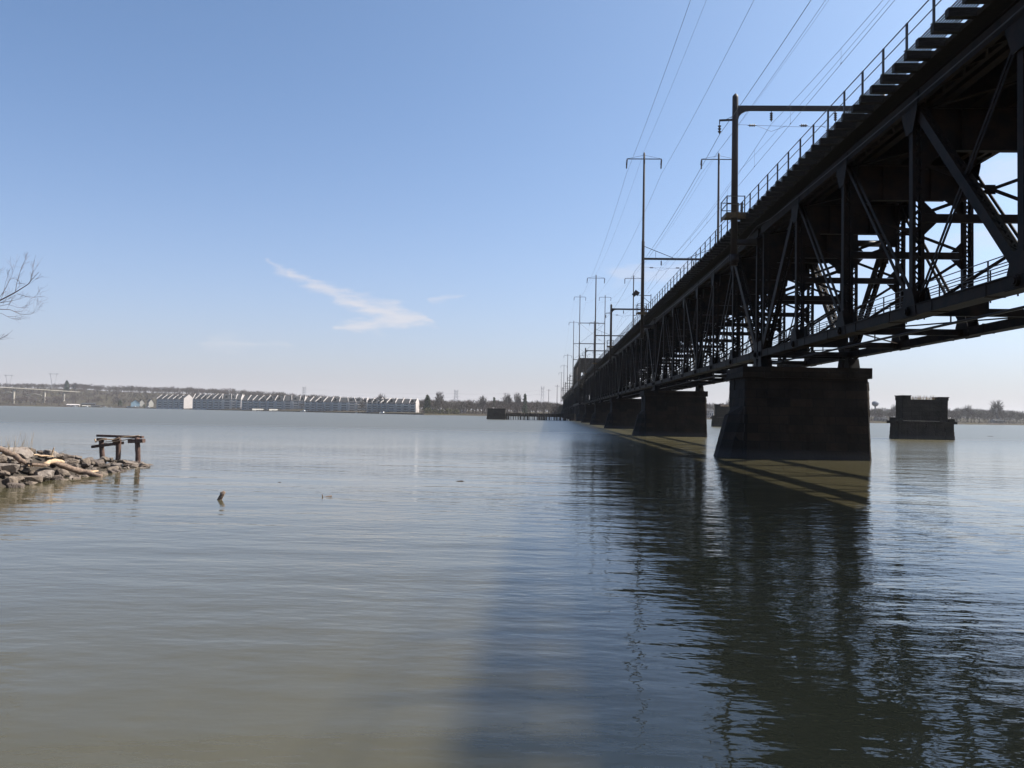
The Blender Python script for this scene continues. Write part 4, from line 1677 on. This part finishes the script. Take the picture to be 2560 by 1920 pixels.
def far_tree(px, ytop, off, wide, label, m='woods_dark', seed=0, n=420, kind='bare'):
    Y = shore(px) + off
    z = land_z(px, off)
    H = (horizon(px) - ytop) * Y / F + CAMZ - z
    p = bank_pt(px, Y, z - .3)
    root = empty('far_bare_tree' if kind == 'bare' else 'evergreen_tree', tuple(p), label, 'tree', 'single trees on the far shore')
    mb = MB()
    mb.tube([(0, 0, 0), (.1, 0, H * .25), (-.1, .1, H * .5)], [H * .03, H * .022, H * .012], 6)
    rg = random.Random(seed)
    for k in range(6):
        a = k * 1.05 + rg.random()
        mb.tube([(0, 0, H * .22), (math.cos(a) * wide * .16, math.sin(a) * wide * .16, H * .5), (math.cos(a) * wide * .38, math.sin(a) * wide * .38, H * .78)], [H * .014, H * .01, H * .004], 4)
    mb.build('trunk', M[m], root)
    rg2 = np.random.RandomState(seed + 50)
    Vs, Fs = [], []
    for k in range(int(n * 2.2)):
        d = rg2.normal(size=3)
        d[2] = abs(d[2]) * 1.1 - .35
        d /= np.linalg.norm(d)
        lump = 1 + .16 * math.sin(3 * math.atan2(d[1], d[0]) + seed) + .12 * math.sin(5 * d[2] + 2 * seed)
        sc_ = np.array([wide * .5, wide * .5, H * .5]) * lump
        r0 = rg2.uniform(.25, .85)
        a_ = np.array([0, 0, H * .5]) + d * sc_ * r0
        e_ = np.array([0, 0, H * .5]) + (d + rg2.normal(size=3) * .12) * sc_ * min(1.02, r0 + rg2.uniform(.12, .4))
        e_[2] = min(e_[2], H)
        s_ = rg2.normal(size=3)
        s_ *= .13 * H / 14 / np.linalg.norm(s_)
        b = len(Vs)
        Vs += [a_ - s_, a_ + s_, e_]
        Fs.append((b, b + 1, b + 2))
    V, Fc = np.array(Vs), np.array(Fs)
    if kind != 'bare':
        rg2 = np.random.RandomState(seed)
        Vs, Fs = [], []
        for k in range(900):
            t = rg2.uniform(.05, 1) ** .8
            rr = wide * .5 * (1 - t) ** (.75 if kind == 'cone' else .45) * rg2.uniform(.55, 1.05) * (min(1, .5 + t * 3))
            a = rg2.uniform(0, 6.28)
            c = np.array([math.cos(a) * rr, math.sin(a) * rr, H * t])
            b = len(Vs)
            for j in range(3):
                Vs.append(c + rg2.normal(size=3) * H * .035)
            Fs.append((b, b + 1, b + 2))
        V, Fc = np.array(Vs), np.array(Fs)
    tri_mesh('crown', [(V, Fc)], M['evergreen'] if kind != 'bare' else M[m], root)
    return root


far_tree(1068, 988, 30, 8, 'dark rounded evergreen beside the end of the condo row', kind='cone2', seed=1)
far_tree(1098, 977, 90, 11, 'tall spreading bare tree just right of the dark evergreen', seed=2)
far_tree(1206, 985, 25, 9, 'dense bare tree with a dark ivy clad stem behind the fender pier', seed=3)
far_tree(1268, 980, 40, 13, 'big round bare tree on the shore above the timber fender', seed=4, n=520)
far_tree(1294, 981, 45, 10, 'tall bare tree beside the big round one above the fender', seed=5)
far_tree(1312, 986, 50, 5, 'pointed conifer standing between the bare trees and the lattice pylon', kind='cone', seed=6)
far_tree(952, 981, 120, 13, 'broad bare tree rising above the roofs of the right condo block', seed=7, n=520)
far_tree(165, 950, 300, 12, 'dark pine standing out on the left ridge line', kind='cone2', seed=8)
far_tree(185, 952, 300, 14, 'bare tree beside the dark pine on the left ridge', seed=9)
far_tree(1825, 993, 60, 13, 'lone round bare tree seen between the two nearest bridge piers', seed=10, n=520)
far_tree(2492, 1000, 60, 17, 'domed bare tree high above the right shore woods', seed=11, n=600)
far_tree(2238, 1009, 60, 9, 'small bare tree just left of the abandoned pier', seed=12)
far_tree(2420, 1010, 50, 13, 'bushy bare tree left of the domed tree on the right shore', seed=13)
far_tree(300, 1001, 25, 9, 'dark evergreen left of the pale blue house', kind='cone2', seed=14)
far_tree(360, 1010, 12, 5, 'small dark bush like evergreen right of the white boat', kind='cone2', seed=15)
far_tree(1235, 995, 90, 3.5, 'small pointed conifer on the shore left of the round bare tree', kind='cone', seed=16)

# olive shrubs by the end of the condo row
for k, (px, w_, h_) in enumerate(((1070, 9, 6.2), (1088, 7, 4.6), (1103, 6, 4.8), (1122, 9, 5.6), (1140, 7, 4.8))):
    p = bank_pt(px, shore(px) + 9, .6)
    rg2 = np.random.RandomState(k)
    Vs, Fs = [], []
    for j in range(900):
        a, t = rg2.uniform(0, 6.28), rg2.uniform(0, 1)
        rr = w_ * .5 * math.sqrt(max(0, 1 - (t - .25) ** 2 * 1.6)) * rg2.uniform(.5, 1.05)
        c = np.array([math.cos(a) * rr, math.sin(a) * rr, h_ * t * rg2.uniform(.85, 1.05)])
        b = len(Vs)
        for q in range(3):
            Vs.append(c + rg2.normal(size=3) * .32)
        Fs.append((b, b + 1, b + 2))
    o = tri_mesh('shoreline_shrub', [(np.array(Vs), np.array(Fs))], M['shrub'])
    o.location = p
    tag(o, 'rounded olive green shrub on the waterline, %s right of the condo row' % ORD[k].replace('nearest', 'first'), 'shrub', 'olive shrubs along the far waterline')

# ------------------------------------------------------------------ riverside condominium row
PH = {}


def condo_block(name_label, start_px, Y0, units, eave_px, ridge_px, end_wall=False):
    P = at(start_px, horizon(start_px), Y0)
    zb = 1.2
    k_ = Y0 / F
    eave = zb + eave_px * k_
    ridge = zb + ridge_px * k_
    D, RD = 15.0, 7.5
    root = empty('condo_building', (P.x, P.y, 0), name_label, 'apartment building', 'riverside condo buildings')
    walls, roof = MB(), MB()
    O = Vector((P.x, P.y, 0))
    cur = Vector((P.x, P.y, 0))
    px = start_px
    fins = []
    for phi, wpx, style in units:
        f = Vector((math.cos(R(phi)), -math.sin(R(phi)), 0))
        d = Vector((math.sin(R(phi)), math.cos(R(phi)), 0))
        nxt = px + wpx
        r_ = ray(nxt, horizon(nxt))
        # cur + t f on the ray plane
        t = (r_.x * cur.y - r_.y * cur.x) / (f.x * r_.y - f.y * r_.x)
        t = max(3.0, min(t, 30))
        nx_ = cur + f * t

        def loc(u, v, z):
            q = cur + f * u + d * v - O
            return (q.x, q.y, z)
        # wall body
        b = [loc(0, 0, 0), loc(t, 0, 0), loc(t, D, 0), loc(0, D, 0), loc(0, 0, eave), loc(t, 0, eave), loc(t, D, eave), loc(0, D, eave)]
        walls.add(b, [(0, 1, 5, 4), (1, 2, 6, 5), (2, 3, 7, 6), (3, 0, 4, 7)])
        ra, rb = loc(0, RD, ridge), loc(t, RD, ridge)
        ea, eb = loc(0, -.5, eave - .1), loc(t, -.5, eave - .1)
        ba, bb_ = loc(0, D + .5, eave - .1), loc(t, D + .5, eave - .1)
        roof.add([ea, eb, rb, ra, ba, bb_, Vector(ea) - Vector((0, 0, .3)), Vector(eb) - Vector((0, 0, .3))], [(0, 1, 2, 3), (3, 2, 5, 4), (6, 7, 1, 0), (0, 3, 4), (1, 5, 2), (4, 5, 7, 6)])
        nfl = 4
        fh = (eave - zb) / nfl
        lit = style == 'w'
        for fl in range(nfl):
            z0 = zb + fl * fh
            g = MB()
            c = cur + f * (t * .52) - O
            Mr = Matrix((f, d, Vector((0, 0, 1)))).transposed()
            g.box((c.x - d.x * .02, c.y - d.y * .02, z0 + fh * .52), (t * .56, .16, fh * .46), Mr)
            g.build('window', M['glass'], root)
            if fl:
                g = MB()
                c2 = cur + f * (t * .52) - d * .75 - O
                g.box((c2.x, c2.y, z0), (t * .72, 1.5, .22), Mr)
                for rr in (.35, .7, 1.0):
                    c3 = c2 - d * .7
                    g.box((c3.x, c3.y, z0 + rr), (t * .72, .06, .1), Mr)
                for e in (-1, 1):
                    c3 = c2 + f * (e * t * .35)
                    g.box((c3.x, c3.y, z0 + .5), (.12, 1.5, 1.1), Mr)
                g.build('balcony', M['white'] if lit else M['condo'], root)  # sunlight put into the colour: units facing the sun get white balconies
        # dormer
        if rnd.random() < .6 and style != 'n':
            g = MB()
            c = cur + f * (t * .45) + d * (RD * .42) - O
            Mr = Matrix((f, d, Vector((0, 0, 1)))).transposed()
            zc = eave + (ridge - eave) * .42
            g.box((c.x, c.y, zc + .6), (2.4, 3.0, 2.0), Mr)
            for s in (-1, 1):
                q = [c + f * (s * 1.5) - d * 1.7, c - d * 1.7, c + d * 2.0, c + f * (s * 1.5) + d * 2.0]
                g.add([(q[0].x, q[0].y, zc + 1.55), (q[1].x, q[1].y, zc + 2.6), (q[2].x, q[2].y, zc + 2.6), (q[3].x, q[3].y, zc + 1.55)], [(0, 1, 2, 3)])
            g.build('dormer', M['roof'], root)
        fins.append((cur.copy(), phi))
        cur, px = nx_, nxt
    fins.append((cur.copy(), units[-1][0]))
    walls.build('facade', M['condo'], root)
    roof.build('roof', M['roof'], root)
    for i, (c, phi) in enumerate(fins):
        last = i == len(fins) - 1
        f = Vector((math.cos(R(phi)), -math.sin(R(phi)), 0))
        d = Vector((math.sin(R(phi)), math.cos(R(phi)), 0))
        th = .5
        prof = [(-.75, 0), (-.75, eave - .2), (-.75, eave + .9), (RD, ridge + 1.1), (D + .4, eave + .9), (D + .4, 0)]
        g = MB()
        vs = []
        for s in (-1, 1):
            for v, z in prof:
                q = c + f * (s * th / 2) + d * v - O
                vs.append((q.x, q.y, z))
        n = len(prof)
        g.add(vs, [tuple(range(n)), tuple(reversed(range(n, 2 * n)))] + [(j, n + j, n + (j + 1) % n, (j + 1) % n) for j in range(n)])
        g.build('party_wall', M['white'], root)
    return root


condo_block('grey condo block with the pale pink sunlit gable end, left end of the row', 392, 1225, [(33, 13.5, 'c'), (33, 14, 'c'), (33, 13.5, 'c'), (33, 14, 'c'), (33, 13, 'c')], 23, 33)
condo_block('grey condo block with a continuous white ridge, right beside the pink gable building', 482, 1150, [(0, 7, 'n'), (35, 14, 'c'), (35, 14, 'c'), (35, 15, 'c'), (35, 15, 'c'), (15, 8, 'c'), (-14, 23, 'w'), (-22, 11, 'w'), (-4, 13, 'c')], 25, 37)
condo_block('long condo block with splayed white fins behind the two boathouse roofs', 604, 1075, [(2, 15, 'c'), (12, 13, 'c'), (24, 15, 'c'), (36, 19, 'c'), (22, 21, 'c'), (8, 21, 'c'), (-4, 21, 'w'), (-20, 20, 'w'), (-8, 12, 'c')], 24, 36)
condo_block('third condo block from the right with white fins leaning both ways, middle of the row', 761, 970, [(4, 14, 'c'), (16, 14, 'c'), (34, 20, 'c'), (20, 19, 'c'), (6, 20, 'c'), (-4, 22, 'c'), (-18, 19, 'w'), (-30, 18, 'w'), (-6, 9, 'c')], 24, 35)
condo_block('right end condo block finishing in a tall white wall beside the evergreen', 917, 860, [(0, 13, 'c'), (10, 13, 'c'), (34, 9, 'c'), (36, 15, 'c'), (18, 21, 'c'), (6, 17, 'c'), (5, 18, 'c'), (4, 16, 'c')], 24, 35)

# quay below the row
mb = MB()
for a in range(360, 1060, 20):
    p, q = bank_pt(a, shore(a) - 5, 0), bank_pt(a + 20, shore(a + 20) - 5, 0)
    mb.bar(p + Vector((0, 0, .25)), q + Vector((0, 0, .25)), 1.5, 1.6)
tag(mb.build('quay_wall', M['fender']), 'low dark bulkhead along the water below the condo row', 'quay wall')


def house(name, px0, px1, off, eave, ridge, wall, roof, label, cat, rz=.3, dep=8):
    Y = shore((px0 + px1) / 2) + off
    a, b = at(px0, horizon(px0), Y), at(px1, horizon(px1), Y)
    wd = (b - a).length
    z = land_z((px0 + px1) / 2, off)
    c = (a + b) / 2
    root = empty(name, (c.x, c.y, z - .3), label, cat, rz=rz)
    mb = MB()
    mb.bb(-wd / 2, wd / 2, 0, dep, -1.5, eave)
    mb.prism([(0, eave + .002), (dep, eave + .002), (dep / 2, ridge - .15)], 'x', -wd / 2, wd / 2)
    mb.build('wall', M[wall], root)
    mb = MB()
    for s in (0, 1):
        y0, y1 = (-.5, dep / 2) if s == 0 else (dep + .5, dep / 2)
        mb.add([(-wd / 2 - .4, y0, eave - .15), (wd / 2 + .4, y0, eave - .15), (wd / 2 + .4, y1, ridge), (-wd / 2 - .4, y1, ridge), (-wd / 2 - .4, y0, eave - .4), (wd / 2 + .4, y0, eave - .4), (wd / 2 + .4, y1, ridge - .25), (-wd / 2 - .4, y1, ridge - .25)],
               [(0, 1, 2, 3), (4, 7, 6, 5), (0, 4, 5, 1), (1, 5, 6, 2), (2, 6, 7, 3), (3, 7, 4, 0)])
    mb.build('roof', M[roof], root)
    for k in range(3):
        mb = MB()
        x = -wd / 2 + wd * (k + .5) / 3
        mb.bb(x - wd * .09, x + wd * .09, -.08, .06, eave * .35, eave * .7)
        mb.build('window', M['glass'], root)
    return root


house('riverside_house', 316, 338, 8, 7.5, 12.5, 'blue_house', 'roof', 'pale blue gabled house behind the white boats on the far left shore', 'house', rz=-1.1, dep=13)
house('boat_shed', 205, 236, 8, 4.2, 6.5, 'fender', 'roof', 'dark open boat shed with pale roof on the far left shore', 'shed', dep=10)
house('boat_shed', 168, 196, 6, 2.6, 4.0, 'house', 'white', 'low white roofed boat shed at the left of the marina', 'shed', dep=7)
house('boat_shed', 206, 224, 1, 1.8, 2.9, 'house', 'concrete', 'small pale roofed boat shed in front of the dark shed', 'shed', dep=5)
house('boat_shed', 229, 250, 2, 1.9, 3.1, 'house', 'roof', 'grey roofed low boat shed right of the dark shed', 'shed', dep=6)
house('hillside_house', 340, 352, 25, 8, 13, 'house', 'roof', 'cream gabled house left of the condo row', 'house', rz=-.8)
house('hillside_house', 364, 374, 40, 8, 13, 'house', 'roof', 'grey gabled house close to the left end of the condo row', 'house', rz=-.6)
house('hillside_house', 1154, 1164, 110, 5, 7.5, 'white', 'roof', 'small white house among the bare trees right of the evergreen', 'house')
house('hillside_house', 1233, 1243, 60, 5, 7, 'house', 'white', 'low house with white roof above the fender pier', 'house')
house('hillside_house', 1073, 1090, 70, 7, 9, 'house', 'roof', 'pale flat looking house behind the dark evergreen', 'house')
house('hillside_house', 1244, 1258, 95, 7, 9.5, 'blue_house', 'roof', 'grey blue house half hidden in the trees above the fender', 'house')
house('hillside_house', 1766, 1785, 30, 8, 11, 'white', 'roof', 'white house seen between the two nearest bridge piers', 'house')
house('hillside_house', 2196, 2222, 25, 3, 4.6, 'house', 'roof', 'low pale house on the shore under the water tower', 'house')
house('hillside_house', 2486, 2512, 30, 3, 4.5, 'house', 'roof', 'low house among the trees of the right shore', 'house')
house('boathouse', 632, 657, -3, 1.4, 3.2, 'roof', 'house', 'small boathouse with pale roof before the condo row, the left of two', 'boathouse', dep=6)
house('boathouse', 674, 693, -3, 1.4, 3.2, 'roof', 'house', 'small boathouse with pale roof before the condo row, the right of two', 'boathouse', dep=6)


def boat(px, off, L, rz, label, cabin=True, mast=False):
    p = bank_pt(px, shore(px) + off, 0)
    root = empty('boat', (p.x, p.y, 0 if off < 0 else land_z(px, off)), label, 'boat', 'boats along the far shore', rz)
    mb = MB()
    st = [(-.5, .30, .9), (-.2, .34, .9), (.15, .32, 1.0), (.38, .18, 1.2), (.5, .02, 1.35)]
    vs = []
    for t, wd, z in st:
        vs += [(t * L, -wd * L * .5, z), (t * L * .95, -wd * L * .3, -.1), (t * L * .95, wd * L * .3, -.1), (t * L, wd * L * .5, z)]
    fs = []
    for i in range(4):
        a = i * 4
        for k in range(3):
            fs.append((a + k, a + 4 + k, a + 5 + k, a + k + 1))
        fs.append((a + 3, a + 7, a + 4, a))
    fs += [(0, 1, 2, 3), (16, 19, 18, 17)]
    mb.add(vs, fs)
    mb.build('hull', M['boat'], root)
    if cabin:
        mb = MB()
        mb.prism([(-.22 * L, 1.0), (.16 * L, 1.05), (.08 * L, 2.1), (-.2 * L, 2.2)], 'y', -.11 * L, .11 * L)
        mb.build('cabin', M['boat'], root)
        mb = MB()
        mb.prism([(-.17 * L, 1.4), (.1 * L, 1.4), (.06 * L, 1.9), (-.16 * L, 1.95)], 'y', -.113 * L, .113 * L)
        mb.build('window', M['glass'], root)
    if mast:
        mb = MB()
        mb.tube([(0, 0, 1), (0, 0, 9)], .07, 5)
        mb.build('mast', M['boat'], root)
    return root


boat(322, 5, 12, 2.6, 'large white motor boat ashore in front of the pale blue house')
boat(337, 5, 11, .1, 'long white boat ashore right of the large motor boat')
boat(370, 6, 7, .2, 'white boat ashore left of the condo row')
boat(263, -4, 8, .3, 'white boat moored right of the dark boat shed')
boat(275, -4, 6, .1, 'small white boat moored between the shed and the blue house', False)
boat(188, -3, 8, .2, 'white boat moored before the low white roofed shed')
boat(218, -3, 7, -.2, 'white boat moored before the dark boat shed')
boat(486, 4, 6, .4, 'white boat beside the pink gable wall')
boat(760, -6, 9, -.2, 'white cabin boat moored before the middle of the condo row')
boat(956, -6, 8, 2.7, 'white boat with raised bow moored before the right condo block')
boat(426, -8, 6, .2, 'low pale skiff moored before the pink gable building', False)
boat(895, -5, 5, .1, 'small pale skiff moored before the condo row, right of the cabin boat', False)

# highway bridge far left
hb = empty('highway_bridge', tuple(at(-100, 990, 1500)), 'pale highway bridge high above the trees at the far left', 'bridge')
o_ = hb.location.copy()
mb = MB()
P_ = [(-300, 953, 1120), (-100, 962, 1250), (0, 968, 1330), (110, 974.5, 1430), (195, 980, 1520)]
pts = [at(*q) - o_ for q in P_]
for a, b in zip(pts, pts[1:]):
    mb.bar(a, b, 9, 1.1)
mb.build('deck', M['concrete'], hb)
for px, py in ((-80, 962), (35, 971), (112, 976), (160, 979)):
    mb = MB()
    a = at(px, py + 1.2, interp([(q[0], q[2]) for q in P_], px)) - o_
    mb.bar(a - Vector((0, 0, 1.1)), Vector((a.x, a.y, -2 - o_.z)), 2.2, 4, up=(0, 1, 0))
    mb.build('bridge_pier', M['concrete'], hb)
for (xa, xb, y) in ((8, 34, 980), (66, 104, 985)):
    mb = MB()
    pts = [at(xa + (xb - xa) * k / 8, y + (4 * ((k - 4) / 4) ** 2), 1390) - o_ for k in range(9)]
    mb.tube(pts, .9, 5)
    mb.build('arch', M['concrete'], hb)


# lattice pylons
def pylon(px, ytop, ybase, Y, wtop, style, label):
    base = at(px, ybase, Y)
    H = (ybase - ytop) * Y / F
    root = empty('lattice_pylon', tuple(base), label, 'pylon', 'power pylons on the far shore')
    r_ = max(.12, Y / F * .28)
    mb = MB()
    wt = wtop * Y / F
    if style == 'v':           # wide V shaped frame
        hw = wt / 2
        for s in (-1, 1):
            for e in (-.06, .06):
                mb.tube([(s * hw * .25 + e * hw, 0, 0), (s * hw * (.62 + e), 0, H)], r_, 3)
        mb.build('leg_frame', M['pylon'], root)
        mb = MB()
        mb.tube([(-hw, 0, H), (hw, 0, H)], r_, 3)
        mb.tube([(-hw, 0, H * .93), (hw, 0, H * .93)], r_ * .7, 3)
        for k in range(10):
            x = -hw + 2 * hw * k / 10
            mb.tube([(x, 0, H * (.93 if k % 2 else 1)), (x + hw * .2, 0, H * (1 if k % 2 else .93))], r_ * .6, 3)
        mb.build('cross_arm', M['pylon'], root)
    else:
        hw = wt / 2
        lv = [(0, 1.0), (.25, .8), (.5, .62), (.75, .6), (1, .62)]
        for s in (-1, 1):
            for dy in (-1, 1):
                mb.tube([(s * hw * w_, dy * hw * w_, H * t) for t, w_ in lv], r_, 3)
        for (t0_, w0), (t1, w1) in zip(lv, lv[1:]):
            for dy in (-1, 1):
                mb.tube([(-hw * w0, dy * hw * w0, H * t0_), (hw * w1, dy * hw * w1, H * t1)], r_ * .6, 3)
                mb.tube([(hw * w0, dy * hw * w0, H * t0_), (-hw * w1, dy * hw * w1, H * t1)], r_ * .6, 3)
        mb.build('leg_frame', M['pylon'], root)
        for t in (.45, .68):
            mb = MB()
            mb.tube([(-hw * 1.7, 0, H * t), (hw * 1.7, 0, H * t)], r_ * 1.1, 3)
            mb.build('cross_arm', M['pylon'], root)
        for s in (-1, 1):
            mb = MB()
            mb.tube([(s * hw * .4, 0, H * .85), (s * hw * .75, 0, H * 1.08)], r_, 3)
            mb.tube([(s * hw * 1.0, 0, H * .85), (s * hw * .75, 0, H * 1.08)], r_, 3)
            mb.build('peak', M['pylon'], root)
    return root


pylon(133, 933, 962, 1750, 28, 'v', 'wide V shaped lattice pylon above the trees on the left ridge')
pylon(21, 937, 960, 1800, 26, 'v', 'fainter V shaped lattice pylon at the far left picture edge')
pylon(1140, 976, 1003, 900, 11, 't', 'twin peaked lattice pylon behind the shrubs right of the condo row')
pylon(1356, 968, 1003, 900, 8.5, 't', 'tall narrow lattice pylon just left of the bridge end')
pylon(760, 968, 990, 1350, 9, 't', 'faint lattice pylon in the woods above the condo row')
a_, b_, c_ = at(760, 972, 1350), at(1140, 984, 900), at(1356, 974, 900)
for k, (dz, lab) in enumerate(((0, 'upper faint power line between the two lattice pylons'), (-4.5, 'lower faint power line between the two lattice pylons'))):
    pts = []
    for p, q in ((a_, b_), (b_, c_)):
        for j in range(16):
            t = j / 16
            v = p.lerp(q, t)
            v.z += dz - 16 * t * (1 - t) * .6
            pts.append(v)
    pts.append(c_ + Vector((0, 0, dz)))
    mb = MB()
    mb.tube(pts, .045, 3, caps=False)
    tag(mb.build('transmission_line', M['wire']), lab, 'wire')
# poles on land past the far end of the bridge
for k, (px, yt, Y, lab) in enumerate(((1371, 971, 1010, 'single tall pole standing past the far end of the bridge'), (1392, 960, 890, 'power pole on land at the far end of the bridge'))):
    root = empty('utility_pole', tuple(bank_pt(px, Y, 2)), lab, 'power pole')
    H = (horizon(px) - yt) * Y / F
    mb = MB()
    mb.tube([(0, 0, 0), (0, 0, H)], [.4, .2], 6)
    mb.build('pole', M['steel_pole'], root)
    mb = MB()
    mb.bar((-2.8, 0, H - 1.5), (2.8, 0, H - 1.5), .2, .2, up=(0, 1, 0))
    mb.build('cross_arm', M['steel_pole'], root)
# railway embankment carrying the line ashore
mb = MB()
mb.prism([(9, 0), (13.5, 12.0), (25, 12.0), (31, 0)], 'y', 850, 1300)
tag(mb.build('railway_embankment_ground', M['land']), kind='structure')

# water tower
wt = empty('water_tower', tuple(bank_pt(2188, 1000, 5)), 'pale bulb shaped water tower above the trees left of the abandoned pier', 'water tower')
zt = (horizon(2188) - 1010) * 1000 / F + CAMZ - 5
mb = MB()
mb.tube([(0, 0, -3), (0, 0, 1.5), (0, 0, zt - 4), (0, 0, zt - 2.5)], [1.6, .9, .8, 1.6], 10)
mb.build('stem', M['tank'], wt, smooth=True)
mb = MB()
prof = [(.05, -3.2), (1.6, -3.0), (3.0, -2.0), (3.8, -.6), (3.9, .6), (3.3, 2.0), (2.0, 2.9), (.05, 3.2)]
mb.tube([(0, 0, zt + z_) for r_, z_ in prof], [r_ for r_, z_ in prof], 16)
mb.build('tank', M['tank'], wt, smooth=True)

# ------------------------------------------------------------------ thin haze over the river
hz = bpy.data.materials.new('river_haze')
hz.use_nodes = True
hn = hz.node_tree.nodes
for n_ in list(hn):
    if n_.type == 'BSDF_PRINCIPLED':
        hn.remove(n_)
pv_ = hn.new('ShaderNodeVolumePrincipled')
pv_.inputs['Color'].default_value = (0.88, 0.9, 0.95, 1)
pv_.inputs['Density'].default_value = 0.00008
pv_.inputs['Anisotropy'].default_value = 0.2
hz.node_tree.links.new(pv_.outputs[0], hn['Material Output'].inputs['Volume'])
mb = MB()
mb.bb(-4000, 4000, -80, 4300, -2.2, 64)
tag(mb.build('haze', hz), kind='stuff')
